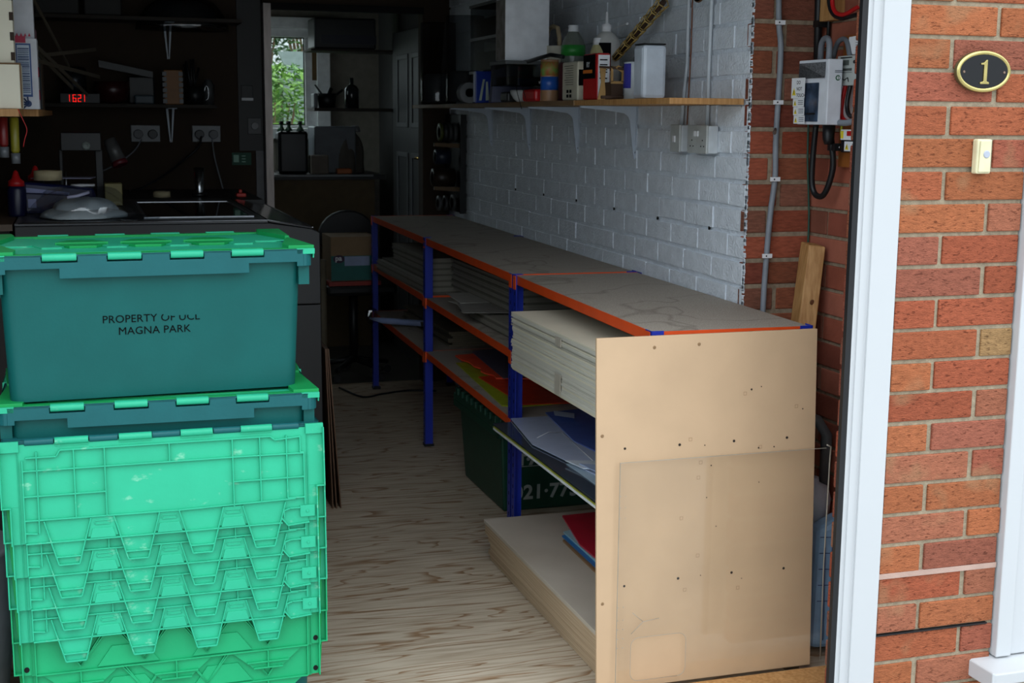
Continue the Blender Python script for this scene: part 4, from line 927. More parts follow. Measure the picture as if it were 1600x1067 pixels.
for (z0, z1, lb) in ((ZS + .005, 1.69, 'clear lidded box lowest of three in the far shelf pile'), (1.692, 1.835, 'clear lidded box in the middle of the far shelf pile'), (1.837, 1.98, 'clear lidded box topmost of the far shelf pile')):
    t = thing('clear_box', lb, 'box', (1.73, 5.9, z0))
    mb = MB(); mb.box(1.665, 5.50, z0, 1.668, 5.64 if z0 < 1.6 else 6.0, z1 - .012) if False else mb.box(1.70, 5.78 if z0 < 1.6 else 5.52, z0, 1.703, 5.99, z1 - .012); y0_ = 5.78 if z0 < 1.6 else 5.52
    mb.box(1.703, y0_, z0, 1.87, y0_ + .003, z1 - .012); mb.box(1.703, y0_ + .003, z0, 1.87, 5.99, z0 + .003); build('walls', mb, clear_mat('smoky_tray', (.45, .47, .47)), t)
    mb = MB(); mb.box(1.695, y0_ - .005, z1 - .012, 1.875, 5.995, z1); build('lid', mb, mat('dull_tray_lid', '4a4d4e'), t)
    mb = MB(); mb.box(1.72, y0_ + .02, z0 + .004, 1.86, 5.97, z0 + .08); build('contents', mb, mat('murky_contents', '494b4e'), t)
mb = MB()
for k in range(4): mb.lathe([(.050 + .004 * k, -.004), (.054 + .004 * k, 0), (.050 + .004 * k, .004), (.046 + .004 * k, 0), (.050 + .004 * k, -.004)], (1.84, 3.90, 1.905 + .006 * (k % 2)), 24, axis='x')
tag(build('hose_coil', mb, mat('brown_hose', '6a4a30', .5)), 'brown coiled hose hanging high on the painted wall', 'hose')
# surface boxes and conduits on the painted wall
def sbox(name, label, cat, ya, yb, z0, z1, dep):
    t = thing(name, label, cat, (wx((ya + yb) / 2), (ya + yb) / 2, (z0 + z1) / 2), 0)
    mb = MB(); a, b, c, d = wq(ya, dep - .008), wq(ya, 0), wq(yb, 0), wq(yb, dep - .008); mb.prism([a, b, c, d], 'z', z0 + .001, z1 - .001); build('back_box', mb, mat('white_pattress', 'c7ccd0', .4), t, bevel=.003)
    mb = MB(); a, b, c, d = wq(ya, dep), wq(ya, dep - .008), wq(yb, dep - .008), wq(yb, dep); mb.prism([a, b, c, d], 'z', z0, z1); build('faceplate', mb, mat('cream_faceplate', 'b9bdbb', .4), t, bevel=.002)
    return t
t = sbox('light_switch', 'square grey-white light switch on the painted wall', 'switch', 3.955, 4.030, 1.384, 1.470, .038)
mb = MB(); mb.prism([wq(3.985, .043), wq(3.985, .0381), wq(4.0, .0381), wq(4.0, .043)], 'z', 1.415, 1.435); build('rocker', mb, M_white, t)
t = sbox('double_socket', 'double power socket nearest the corner of the painted wall', 'socket', 3.742, 3.886, 1.384, 1.470, .040)
for y in (3.80, 3.82):
    mb = MB(); mb.prism([wq(y, .045), wq(y, .0401), wq(y + .01, .0401), wq(y + .01, .045)], 'z', 1.436, 1.452); build('rocker', mb, M_white, t)
for y in (3.77, 3.85):
    for (dy, dz) in ((0, .02), (-.011, .002), (.011, .002)):
        mb = MB(); mb.prism([wq(y + dy - .003, .0405), wq(y + dy - .003, .0395), wq(y + dy + .003, .0395), wq(y + dy + .003, .0405)], 'z', 1.402 + dz, 1.406 + dz); build('pin_hole', mb, M_dark, t)
def wall_tube(pts, r): 
    mb = MB(); mb.tube([(wx(y) - d, y, z) for y, d, z in pts], r, 8); return mb
tag(build('conduit', wall_tube([(4.00, .012, 1.47), (3.995, .010, 1.56), (3.975, .010, 1.66), (3.98, .010, 2.38)], .0055), mat('white_cable', 'c5ccd2', .5)), 'white painted cable running up from the light switch', 'cable')
tag(build('conduit', wall_tube([(3.965, .008, 1.47), (3.962, .006, 1.60), (3.956, .006, 1.70), (3.955, .006, 2.38)], .0022), mat('rust_line', '7a4a34', .8)), 'thin rusty-brown wire beside the white cable above the switch', 'wire')
tag(build('conduit', wall_tube([(3.80, .012, 1.47), (3.802, .012, 1.62), (3.797, .012, 1.85), (3.80, .012, 2.38)], .006), mat('white_cable', 'c5ccd2', .5)), 'white painted cable running up from the double socket', 'cable')
for i, (px_y, z) in enumerate(((5.954, 1.159), (5.514, 1.160), (5.073, 1.162), (4.636, 1.158), (4.208, 1.155), (3.782, 1.156))):
    mb = MB(); mb.lathe([(.006, -.003), (.0045, .001)], (wx(px_y), px_y, z), 8, axis='x'); tag(build('wall_plug', mb, M_dark), 'small dark plug hole in the painted bricks above the rack', 'wall plug', 'plug holes in the painted wall')
# ================================================================ METER RECESS
def tube_thing(name, label, cat, pts, r, m, n=10):
    mb = MB(); mb.tube(pts, r, n); return tag(build(name, mb, m), label, cat)
def smooth(pts, k=6):
    P_ = [Vector(p) for p in pts]; P_ = [P_[0] * 2 - P_[1]] + P_ + [P_[-1] * 2 - P_[-2]]; out = []
    for i in range(1, len(P_) - 2):
        for j in range(k):
            t_ = j / k; a, b, c, d = P_[i - 1:i + 3]
            out.append(.5 * ((2 * b) + (-a + c) * t_ + (2 * a - 5 * b + 4 * c - d) * t_ ** 2 + (-a + 3 * b - 3 * c + d) * t_ ** 3))
    return out + [P_[-2]]
t = thing('grey_conduit', 'bent grey conduit clipped down the bare brick return', 'conduit', (1.92, 3.53, 1.4))
mb = MB(); mb.tube(smooth([(1.905, 3.522, 2.38), (1.911, 3.522, 1.83), (1.924, 3.522, 1.69), (1.922, 3.522, 1.54), (1.920, 3.522, 1.42), (1.922, 3.522, 1.32), (1.912, 3.522, 1.22), (1.905, 3.522, 1.10), (1.900, 3.522, .93), (1.90, 3.522, .6)]), .0085, 10); build('pipe', mb, M_greycable, t)
for z, x in ((1.762, 1.917), (1.538, 1.921), (1.318, 1.921), (1.095, 1.905)):
    mb = MB(); mb.box(x - .018, 3.510, z - .006, x + .012, 3.516, z + .006); mb.lathe([(.0025, -.001), (.002, 0)], (x - .008, 3.509, z), 8, axis='y', mi=1); mb.box(x + .008, 3.512, z - .006, x + .013, 3.536, z + .006)
    build('clip', mb, [M_white, M_dark], t)
tube_thing('bent_nail', 'rusty bent nail sticking out of the bare brick return', 'nail', [(1.925, 3.535, 1.465), (1.905, 3.50, 1.46), (1.886, 3.47, 1.452)], [.003, .0035, .006], mat('rusty_nail', '4a3830', .7))
mb = MB(); mb.box(2.030, 2.86, 1.36, 2.0495, 3.36, 1.72); tag(build('backboard', mb, mat('varnished_backboard', '9c5a24', .5, var=.15, scale=5)), 'orange-brown varnished board behind the electricity meter', 'board')
mb = MB(); mb.box(2.015, 3.395, 1.765, 2.049, 3.47, 2.1); tag(build('timber_batten', mb, M_wood), 'short pine batten high in the meter recess', 'batten')
# consumer unit: front faces the opening's middle, side faces outdoors
X0, X1, Y0, Y1, Z0, Z1 = 1.930, 1.974, 3.265, 3.425, 1.476, 1.652
t = thing('consumer_unit', 'white electrical consumer unit with warning labels hanging off its front', 'fuse box', ((X0 + X1) / 2, (Y0 + Y1) / 2, Z0))
mb = MB(); mb.box(X0, Y0, Z0, X1, Y1, Z1); build('case', mb, mat('fuse_box_white', 'dadde4', .35), t, bevel=.003)
mb = MB(); mb.box(X1 - .001, Y0 + .03, Z0 + .01, 2.0295, Y1 - .01, Z1 - .01); build('mounting_block', mb, mat('fuse_box_white', 'dadde4', .35), t)
mb = MB(); mb.hexa([(X0 - .004, Y0 + .012, Z1 - .050), (X0 - .004, Y0 + .012, Z1 - .048), (X0 - .001, Y1 - .004, Z1 - .048), (X0 - .001, Y1 - .004, Z1 - .050), (X0 - .004, Y0 + .012, Z1 - .010), (X0 - .003, Y0 + .012, Z1 - .008), (X0 - .001, Y1 - .004, Z1 - .008), (X0 - .001, Y1 - .004, Z1 - .010)])
build('grille_label', mb, mat('grey_fine_print_label', '3f4144', .6, color2='77797c', scale=260), t)
mb = MB(); mb.box(X0 - .003, Y0 + .045, Z0 + .008, X0 + .001, Y1 - .03, Z1 - .062); build('breaker_window', mb, mat('smoked_window', '222c3a', .15, color2='4d5f78', scale=14), t, bevel=.002)
mb = MB(); mb.box(X0 - .006, Y0 + .055, Z0 + .028, X0 - .003, Y1 - .06, Z0 + .032); build('window_catch', mb, M_black, t)
def warn(parent, y1, z0, w, h, x, lines, title=None, side='x'):
    """white label on a face looking along -x: triangle plus text"""
    def pt(u, v, lift): return (x - lift, y1 - u, z0 + v)
    mb = MB(); mb.hexa([pt(0, 0, 0), pt(w, 0, 0), pt(w, h, 0), pt(0, h, 0), pt(0, 0, .0008), pt(w, 0, .0008), pt(w, h, .0008), pt(0, h, .0008)]); l_ = build('warning_label', mb, M_white, parent)
    s_ = min(h * .7, .022); mb = MB(); a, b, c = pt(.004, h * .15, .0010), pt(.004 + s_, h * .15, .0010), pt(.004 + s_ / 2, h * .15 + s_ * .95, .0010)
    mb.add([a, b, c], [(0, 1, 2)]); tri = build('warning_triangle', mb, M_yel, l_)
    mb = MB(); cy, cz = .004 + s_ / 2, h * .15 + s_ * .35
    mb.add([pt(cy - .001, cz + s_ * .35, .0013), pt(cy + s_ * .1, cz + .002, .0013), pt(cy, cz + .001, .0013), pt(cy + s_ * .08, cz - s_ * .3, .0013), pt(cy - s_ * .12, cz - .001, .0013), pt(cy - .002, cz, .0013)], [(0, 1, 2, 3, 4, 5)])
    build('bolt_symbol', mb, M_ink, l_)
    if title:
        T = MB()
        for i, s in enumerate(title): q = text_mb(s, .0135, pt(w * .40, h - .017 - i * .0175, .0012), (0, -1, 0), (0, 0, 1), lift=0, bold=.0002); T.add(q.v, q.f)
        q = text_mb('THE RULE', .005, pt(.003, h * .12 - .0, .0012), (0, -1, 0), (0, 0, 1), lift=0) if False else None
        build('printed_words', T, M_ink, l_)
    else:
        T = MB()
        for i in range(lines): T.add([pt(w * .48, h * .7 - i * h * .22, .0011), pt(w * .94, h * .7 - i * h * .22, .0011), pt(w * .94, h * .78 - i * h * .22, .0011), pt(w * .48, h * .78 - i * h * .22, .0011)], [(0, 1, 2, 3)])
        build('printed_lines', T, mat('grey_print', '5a5f66', .7), l_)
warn(t, Y1 + .010, Z0 + .072, .073, .056, X0 - .014, 0, ['DO', 'NOT', 'TOUCH'])
for k in range(3): warn(t, Y1 + .004 - k * .002, Z0 + .049 - k * .0235, .060, .0228, X0 - .011 + k * .001, 3)
def green_disc(parent):
    mb = MB(); mb.lathe([(.0075, 0), (.0070, -.001)], (X0 + .030, Y0 - .0002, Z1 - .050), 18, axis='y'); d = build('round_emblem', mb, mat('emblem_green', '1f5d3a', .5), parent)
    mb = MB(); mb.lathe([(.0048, -.0014), (.0046, -.0018)], (X0 + .030, Y0 - .0002, Z1 - .050), 16, axis='y'); mb.box(X0 + .0292, Y0 - .0026, Z1 - .055, X0 + .0308, Y0 - .0021, Z1 - .045, 1); build('emblem_symbol', mb, [M_white, mat('emblem_green', '1f5d3a', .5)], d)
    mb = MB()
    for i in range(2): mb.box(X0 + .020, Y0 - .0006, Z1 - .032 - i * .004, X0 + .044, Y0 - .0001, Z1 - .030 - i * .004)
    build('printed_lines', mb, mat('grey_print', '5a5f66', .7), parent)
green_disc(t)
# electricity meter
t = thing('electricity_meter', 'small pale grey electricity meter with a digital display', 'meter', (2.01, 3.24, 1.58))
mb = MB(); mb.box(1.990, 3.15, 1.582, 2.029, 3.322, 1.662); build('case', mb, mat('meter_grey', 'b7bcb8', .4), t, bevel=.002)
face_panel(t, 'display', (1.990, 3.302, 1.636), (0, -1, 0), .040, (0, 0, 1), .014, mat('lcd_grey', '59605c', .3))
mb = MB(); mb.lathe([(.005, -.001), (.004, -.004)], (1.990, 3.232, 1.644), 14, axis='x'); build('sensor', mb, M_black, t)
mb = MB()
for i in range(16): mb.box(1.9892, 3.302 - i * .0036, 1.621, 1.9898, 3.3005 - i * .0036, 1.628)
mb.box(1.9892, 3.247, 1.655, 1.9898, 3.305, 1.658); mb.box(1.9892, 3.245, 1.6165, 1.9898, 3.31, 1.6175); mb.tube([(1.9885, 3.29, 1.600), (1.986, 3.275, 1.597), (1.988, 3.262, 1.603), (1.988, 3.258, 1.592)], .0012, 5)
build('markings', mb, M_ink, t)
mb = MB(); mb.prism([(3.300, 1.668), (3.29, 1.712), (3.20, 1.716), (3.19, 1.665), (3.25, 1.664)], 'x', 2.004, 2.005)
tg = tag(build('paper_tag', mb, M_white), 'white paper tag hanging above the electricity meter', 'tag')
mb = MB()
for i in range(5): mb.box(2.0032, 3.205, 1.676 + i * .0065, 2.0038, 3.255, 1.6772 + i * .0065)
build('printed_lines', mb, M_ink, tg)
t = thing('cutout_fuse', 'black service fuse block with a red-striped label and a warning label', 'fuse', (2.0, 3.22, 1.40))
mb = MB(); mb.box(1.99, 3.12, 1.402, 2.029, 3.285, 1.462); build('block', mb, M_black, t, bevel=.003)
face_panel(t, 'danger_label', (1.990, 3.285, 1.436), (0, -1, 0), .12, (0, 0, 1), .028, M_white, .001)
face_panel(t, 'red_stripe', (1.9885, 3.252, 1.447), (0, -1, 0), .085, (0, 0, 1), .013, M_red, .001); face_panel(t, 'yellow_patch', (1.9885, 3.282, 1.440), (0, -1, 0), .012, (0, 0, 1), .020, M_yel, .001)
warn(t, 3.262, 1.406, .08, .026, 1.9885, 3)
tube_thing('grey_cable', 'thick looped grey cable between the fuse box and the meter', 'cable', smooth([(2.00, 3.43, 1.655), (1.985, 3.40, 1.70), (1.975, 3.36, 1.712), (1.965, 3.325, 1.69), (1.962, 3.325, 1.60), (1.962, 3.325, 1.53), (1.965, 3.30, 1.49), (1.975, 3.25, 1.482), (1.985, 3.20, 1.488)]), .0085, M_greycable)
tube_thing('grey_cable', 'second grey cable arching beside the thicker loop behind the meter', 'cable', smooth([(2.005, 3.37, 1.66), (2.0, 3.34, 1.70), (2.0, 3.30, 1.705), (2.0, 3.275, 1.66)]), .007, mat('darker_grey_cable', '62676e', .5))
tube_thing('red_cable', 'thick red cable drooping below the meter', 'cable', smooth([(2.0, 3.29, 1.585), (1.995, 3.295, 1.54), (1.992, 3.29, 1.50), (1.99, 3.25, 1.485), (1.99, 3.20, 1.50), (1.995, 3.18, 1.585)]), .006, M_red)
tube_thing('black_cable', 'thick black cable drooping below the meter', 'cable', smooth([(2.0, 3.265, 1.585), (1.995, 3.27, 1.53), (1.99, 3.24, 1.50), (1.99, 3.18, 1.52), (1.995, 3.16, 1.585)]), .006, M_black)
tube_thing('blue_cable', 'short blue cable with a yellow tie beside the black one', 'cable', smooth([(2.0, 3.22, 1.585), (1.995, 3.222, 1.54), (1.995, 3.22, 1.52)]), .004, mat('blue_cable', '2438a0', .4))
tube_thing('red_cable', 'red and black cables drooping at the top of the meter recess', 'cable', smooth([(2.0, 3.38, 1.9), (1.99, 3.36, 1.80), (1.99, 3.31, 1.772), (1.99, 3.24, 1.785), (1.99, 3.18, 1.80)]), .006, M_red)
tube_thing('black_cable', 'black cable drooping beside the red one in the upper recess', 'cable', smooth([(2.01, 3.42, 1.9), (1.995, 3.385, 1.80), (1.995, 3.33, 1.765), (1.99, 3.24, 1.767), (1.99, 3.18, 1.77)]), .006, M_black)
tube_thing('earth_cable', 'yellow-green earth wire curving beneath the fuse block', 'cable', smooth([(2.0, 3.30, 1.475), (2.0, 3.295, 1.44), (2.02, 3.27, 1.40), (2.02, 3.22, 1.385), (2.02, 3.15, 1.38)]), .003, mat('yellow_green_wire', 'b9c02c', .4))
tube_thing('black_cable', 'pair of thick black cables rising above the fuse box', 'cable', [(2.03, 3.505, 2.38), (2.03, 3.505, 1.83), (2.02, 3.48, 1.66)], .012, M_black)
tube_thing('black_cable', 'slimmer black cable rising behind the thick one above the fuse box', 'cable', [(2.046, 3.48, 2.38), (2.044, 3.47, 1.83), (2.035, 3.45, 1.66)], .006, M_black)
mb = MB(); mb.box(2.012, 3.47, 1.750, 2.049, 3.50, 1.768); tag(build('cable_cleat', mb, M_black), 'black cleat holding the thick black cables on the wall', 'clip')
tube_thing('black_cable', 'black cable hanging in a U below the fuse box', 'cable', smooth([(1.978, 3.40, 1.476), (1.985, 3.42, 1.40), (1.99, 3.43, 1.32), (1.995, 3.42, 1.282), (2.0, 3.39, 1.275), (2.0, 3.36, 1.300), (2.0, 3.335, 1.36), (1.99, 3.33, 1.42), (1.98, 3.33, 1.476)]), .0085, M_black, 12)
mb = MB(); mb.lathe([(.018, 0), (.016, -.04), (.010, -.055)], (1.975, 3.325, 1.477), 14); tag(build('cable_gland', mb, M_black), 'black rubber gland under the fuse box', 'gland')
mb = MB(); mb.box(1.985, 3.305, 1.405, 2.03, 3.345, 1.425); mb.lathe([(.004, 0), (.003, -.002)], (2.0, 3.3048, 1.415), 10, axis='y', mi=1); tag(build('cable_clamp', mb, [M_black, M_chrome]), 'black cable clamp with a bright screw below the fuse box', 'clamp')
tube_thing('green_cable', 'thin green wire running down the corner to the leaning timber', 'wire', smooth([(2.025, 3.525, 1.50), (2.028, 3.525, 1.38), (2.036, 3.525, 1.28), (2.042, 3.525, 1.18), (2.040, 3.525, 1.0)]), .003, mat('dark_green_wire', '1c4a3c', .4))
# leaning timber post
t = thing('timber_post', 'rough pine timber leaning in the meter recess', 'timber', (1.93, 3.40, .6))
mb = MB(); mb.hexa([(1.885, 3.36, .45), (1.935, 3.34, .45), (1.955, 3.42, .45), (1.90, 3.44, .45), (1.990, 3.43, 1.134), (2.034, 3.41, 1.128), (2.046, 3.49, 1.132), (2.003, 3.50, 1.137)])
build('body', mb, M_wood, t, bevel=.004)
mb = MB(); mb.lathe([(.008, 0), (.005, -.001)], (1.992, 3.400, .97), 12, axis='y'); build('knot', mb, mat('knot_brown', '6a3f20', .7), t)
# things low in the recess behind the board
mb = MB(); mb.tube([(2.0, 3.30, .44), (2.0, 3.30, .60), (1.98, 3.32, .64), (1.93, 3.36, .655)], .016, 12); tag(build('gas_pipe', mb, mat('grey_gas_pipe', '4d4f50', .6)), 'dull grey gas pipe elbow low in the meter recess', 'pipe')
t = thing('gas_meter', 'dull grey gas meter body hidden in the recess', 'meter', (1.95, 3.42, .65)); mb = MB(); mb.box(1.885, 3.36, .66, 1.975, 3.50, .80); build('case', mb, mat('gas_meter_grey', '6c7072', .6), t, bevel=.012)
mb = MB(); mb.lathe([(.03, .65), (.035, .66), (.035, .675), (.02, .68)], (1.94, 3.345, 0), 16); build('collar', mb, mat('gas_meter_grey', '6c7072'), t)
lathe_thing('white_jug', 'translucent white plastic jug low in the recess', 'jug', 1.960, 3.30, .33, [(.05, 0), (.055, .09), (.045, .125), (.02, .135), (.018, .15)], mat('milky_plastic', 'b5bcc4', .4))
t = thing('checked_bag', 'pale blue carrier bag with dark check lines, low in the recess', 'bag', (1.945, 3.24, .02))
mb = MB(); mb.hexa([(1.90, 3.16, .02), (2.02, 3.14, .02), (2.03, 3.30, .02), (1.90, 3.30, .02), (1.925, 3.19, .36), (2.0, 3.17, .40), (2.0, 3.24, .40), (1.925, 3.25, .36)]); build('bag', mb, mat('pale_blue_bag', '8fb0cf', .4, var=.12, scale=12), t, bevel=.015)
mb = MB()
for k in range(5): z = .16 + k * .045; mb.tube([(1.902 + .06 * z, 3.148 + .09 * z, z), (2.012 - .04 * z, 3.128 + .09 * z, z)], .0012, 5)
for k in range(3): x = 1.925 + k * .022; mb.tube([(x, 3.145, .05), (x + .008, 3.170, .34)], .0012, 5)
build('check_lines', mb, mat('dark_blue_line', '2b3f6e', .6), t)
for (x, y, x2, y2, m, lb) in ((1.915, 3.10, 1.995, 3.02, mat('dull_metal_strip', '6f747b', .3, metal=.7), 'long grey metal strip leaning beside the door frame'), (1.935, 3.12, 2.012, 3.05, M_alu, 'brighter aluminium strip leaning behind the grey strip')):
    mb = MB(); mb.hexa([(x, y, .003), (x + .022, y, .003), (x + .022, y + .006, .003), (x, y + .006, .003), (x2, y2, .74), (x2 + .02, y2, .74), (x2 + .02, y2 + .006, .74), (x2, y2 + .006, .74)]); tag(build('metal_strip', mb, m), lb, 'strip')
# ================================================================ HOUSE NUMBER AND DOORBELL
t = thing('house_number_plate', 'oval black house number plate with a brass rim and brass 1', 'sign', (1.987, 2.682, 1.6025))
def oval(rx, rz, y0, y1, mb, n=48, mi=0):
    mb.prism([(1.987 + rx * math.cos(2 * PI * k / n), 1.6025 + rz * math.sin(2 * PI * k / n)) for k in range(n)], 'y', y0, y1, mi)
mb = MB(); oval(.0735, .0475, 2.676, 2.6885, mb); build('backing', mb, mat('aged_brass_edge', '6f6a4a', .4, metal=.6), t, bevel=.002)
mb = MB(); n = 56; prof = [(0, 0), (.0015, -.0025), (.005, -.0035), (.0085, -.002), (.009, 0)]; vv = []
for (d, yy) in prof: vv += [(1.987 + (.073 - d) * math.cos(2 * PI * k / n), 2.6765 + yy, 1.6025 + (.047 - d) * math.sin(2 * PI * k / n)) for k in range(n)]
mb.add(vv, [(i * n + k, i * n + (k + 1) % n, (i + 1) * n + (k + 1) % n, (i + 1) * n + k) for i in range(len(prof) - 1) for k in range(n)], 0, True); M_brass = mat('polished_brass_rim', 'c9b877', .25, metal=1.0, var=.1, scale=30); build('brass_rim', mb, M_brass, t)
mb = MB(); oval(.066, .040, 2.6752, 2.6762, mb); build('black_face', mb, mat('black_enamel', '0a0a0e', .12), t)
num = [(x - .010, z) for x, z in [(1.986, 1.574), (2.010, 1.574), (2.010, 1.578), (2.0035, 1.580), (2.0035, 1.6285), (2.000, 1.6285), (1.994, 1.6225), (1.986, 1.621), (1.986, 1.6175), (1.9945, 1.6175), (1.9945, 1.580), (1.986, 1.578)]]
mb = MB(); mb.prism(num, 'y', 2.6725, 2.6755); build('numeral_one', mb, M_brass, t, bevel=.0008)
for s in (-1, 1):
    mb = MB(); mb.lathe([(.0035, 0), (.0025, -.0015)], (1.987 + s * .0545, 2.6752, 1.601), 12, axis='y'); build('screw', mb, mat('dull_screw', '8a7466', .4, metal=.8), t)
t = thing('doorbell', 'cream doorbell push with a round grey button', 'doorbell', (2.004, 2.68, 1.41))
mb = MB(); mb.box(1.977, 2.668, 1.369, 2.017, 2.6885, 1.449); build('housing', mb, mat('cream_bell', 'd9d3ad', .35), t, bevel=.004)
mb = MB(); mb.prism([(1.981, 1.373), (2.013, 1.373), (2.011, 1.445), (1.983, 1.445)], 'y', 2.664, 2.668); build('raised_front', mb, mat('cream_bell', 'd9d3ad', .35), t, bevel=.0015)
mb = MB(); mb.lathe([(.009, 0), (.009, -.001), (.007, -.0022)], (2.000, 2.6642, 1.414), 20, axis='y'); build('button', mb, mat('grey_button', 'a9aebb', .3), t)
# ================================================================ LASER CUTTER AND BENCHES (left)
M_cut = mat('black_machine_paint', '0c0d10', .45, var=.1); M_cuttop = mat('grey_machine_top', '404245', .35, var=.05)
t = thing('laser_cutter', 'big black cabinet machine with a grey lid and dark glass panel behind the crates', 'machine', (.3, 5.6, 0))
prof = [(-.232, 0.02), (.845, 0.02), (.829, 1.062), (.799, 1.075), (-.232, 1.075)]
mb = MB(); mb.prism([(-.232, .02), (.832, .02), (.829, .793), (-.232, .793)], 'y', 4.95, 6.30); build('lower_cabinet', mb, M_cut, t, bevel=.003)
mb = MB(); mb.prism([(-.232, .796), (.829, .796), (.829, 1.062), (.799, 1.076), (.642, 1.100), (-.232, 1.100)], 'y', 4.95, 6.30); build('upper_cabinet', mb, M_cut, t, bevel=.003)
mb = MB(); mb.box(-.232, 4.955, 1.1005, .640, 6.295, 1.110)
lid = build('lid', mb, M_cuttop, t, bevel=.002)
mb = MB(); mb.prism([(.644, 1.1105), (.800, 1.082), (.800, 1.078), (.644, 1.104)], 'y', 4.955, 6.295); build('front_flap', mb, mat('glossy_dark_panel', '1c1e22', .1), t)
mb = MB(); mb.box(.22, 5.14, 1.1102, .60, 6.02, 1.1125); build('glass_panel', mb, mat('dark_glass', '08090b', .03, spec=.9), t)
mb = MB()
for b in ((.21, 5.125, .61, 5.14), (.21, 6.02, .61, 6.035), (.60, 5.14, .61, 6.02), (.21, 5.14, .22, 6.02)): mb.box(b[0], b[1], 1.1102, b[2], b[3], 1.1145)
build('glass_frame', mb, M_alu, t)
mb = MB(); mb.tube([(-.22, 4.952, 1.1105), (.642, 4.952, 1.1105), (.800, 4.952, 1.0815)], .0022, 6); mb.tube([(.802, 4.952, 1.0815), (.802, 6.295, 1.0815)], .0022, 6); build('edge_trim', mb, M_alu, t)
mb = MB()
for x in (-.18, .78):
    for y in (5.0, 6.25): mb.lathe([(.025, 0), (.025, .02)], (x, y, 0), 10)
build('feet', mb, M_black, t)
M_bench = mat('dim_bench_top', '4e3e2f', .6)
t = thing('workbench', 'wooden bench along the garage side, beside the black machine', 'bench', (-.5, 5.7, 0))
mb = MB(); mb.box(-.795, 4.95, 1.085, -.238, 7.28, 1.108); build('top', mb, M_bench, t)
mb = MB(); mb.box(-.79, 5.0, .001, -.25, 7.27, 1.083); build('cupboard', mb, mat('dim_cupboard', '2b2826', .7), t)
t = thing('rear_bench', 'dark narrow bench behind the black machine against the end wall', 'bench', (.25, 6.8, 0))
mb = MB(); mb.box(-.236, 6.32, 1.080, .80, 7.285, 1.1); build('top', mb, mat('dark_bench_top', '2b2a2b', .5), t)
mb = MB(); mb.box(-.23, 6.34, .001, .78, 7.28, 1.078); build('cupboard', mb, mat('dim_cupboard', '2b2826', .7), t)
# polythene bag of white material on the machine
t = thing('polythene_bag', 'clear polythene bag holding folded white material on the machine top', 'bag', (.0, 5.25, 1.113))
rnd = random.Random(9)
def blob(cx, cy, z0, rx, ry, h, seed, n=34, m=9, rough_=.12):
    r = random.Random(seed); mb = MB(); ph = [r.uniform(0, 6.28) for _ in range(8)]; v = []
    for j in range(m + 1):
        q = j / m; rr = math.cos(q * PI / 2) ** .6
        for k in range(n):
            a = 2 * PI * k / n; w = 1 + rough_ * (math.sin(3 * a + ph[0] + q * 3) * .5 + math.sin(7 * a + ph[1] - q * 5) * .3 + math.sin(13 * a + ph[2]) * .2)
            v.append((cx + rx * rr * w * math.cos(a), cy + ry * rr * w * math.sin(a), z0 + h * math.sin(q * PI / 2) * (1 + .1 * math.sin(5 * a + ph[3]) * q * (1 - q) * 4)))
    mb.add(v, [(j * n + k, j * n + (k + 1) % n, (j + 1) * n + (k + 1) % n, (j + 1) * n + k) for j in range(m) for k in range(n)] + [list(range(n))[::-1]], 0, True); return mb
mb = blob(-.005, 5.20, 1.1145, .15, .16, .035, 3); q = blob(.0, 5.22, 1.1145 + .02, .115, .12, .048, 4); mb.v += [Vector((0, 0, 0))] * 0
b0 = len(mb.v); mb.v += q.v; mb.f += [[i + b0 for i in f] for f in q.f]; mb.mi += q.mi; mb.sm += q.sm; mb.col += q.col
build('white_contents', mb, mat('soft_white_foam', 'a9b4b8', .7, bump=.5, bscale=40), t)
build('bag', blob(0, 5.24, 1.114, .178, .18, .105, 12, rough_=.16), clear_mat('bag_film', (.86, .88, .9), .9, .12), t)
mb = MB(); mb.tube([(-.055, 5.075, 1.192), (-.02, 5.078, 1.197), (.02, 5.10, 1.208)], .006, 6); build('label_strip', mb, mat('lilac_strip', 'a7a9c4', .5), t)
mb = blob(.17, 5.12, 1.111, .085, .10, .012, 21, rough_=.2); tag(build('flat_bag', mb, clear_mat('bag_film', (.86, .88, .9))), 'flat empty polythene bag beside the full one on the machine top', 'bag')
def glue(x, y, z, lab, lay=False):
    t = thing('glue_bottle', lab, 'bottle', (x, y, z)); mb = MB()
    mb.lathe([(.032, 0), (.034, .01), (.034, .10), (.028, .115)], (x, y, z), 16); build('body', mb, mat('navy_bottle', '141738', .35), t)
    mb = MB(); mb.lathe([(.030, .112), (.028, .13), (.016, .14), (.008, .165), (.003, .17)], (x, y, z), 14); build('nozzle_cap', mb, M_red, t)
glue(-.235, 5.33, 1.1085, 'navy glue bottle with red cap standing farthest forward on the bench'); glue(-.175, 5.62, 1.115, 'second red-capped glue bottle standing behind the blue sack')
t = thing('blue_pouch', 'navy printed pouch with a barcode behind the polythene bag', 'pouch', (-.13, 5.45, 1.115))
mb = MB(); mb.hexa([(-.215, 5.40, 1.112), (.06, 5.42, 1.112), (.05, 5.52, 1.112), (-.20, 5.50, 1.112), (-.215, 5.43, 1.232), (.04, 5.45, 1.205), (.04, 5.49, 1.205), (-.20, 5.48, 1.232)]); build('body', mb, mat('navy_pouch', '171c49', .35), t, bevel=.01)
mb = MB(); mb.hexa([(-.205, 5.4005, 1.192), (-.05, 5.415, 1.182), (-.05, 5.42, 1.182), (-.205, 5.405, 1.192), (-.205, 5.409, 1.210), (-.05, 5.427, 1.190), (-.05, 5.43, 1.190), (-.205, 5.415, 1.210)]); mb.box(-.20, 5.398, 1.135, -.17, 5.405, 1.168); build('printed_patch', mb, mat('pale_lilac_print', '9aa0c8', .5), t)
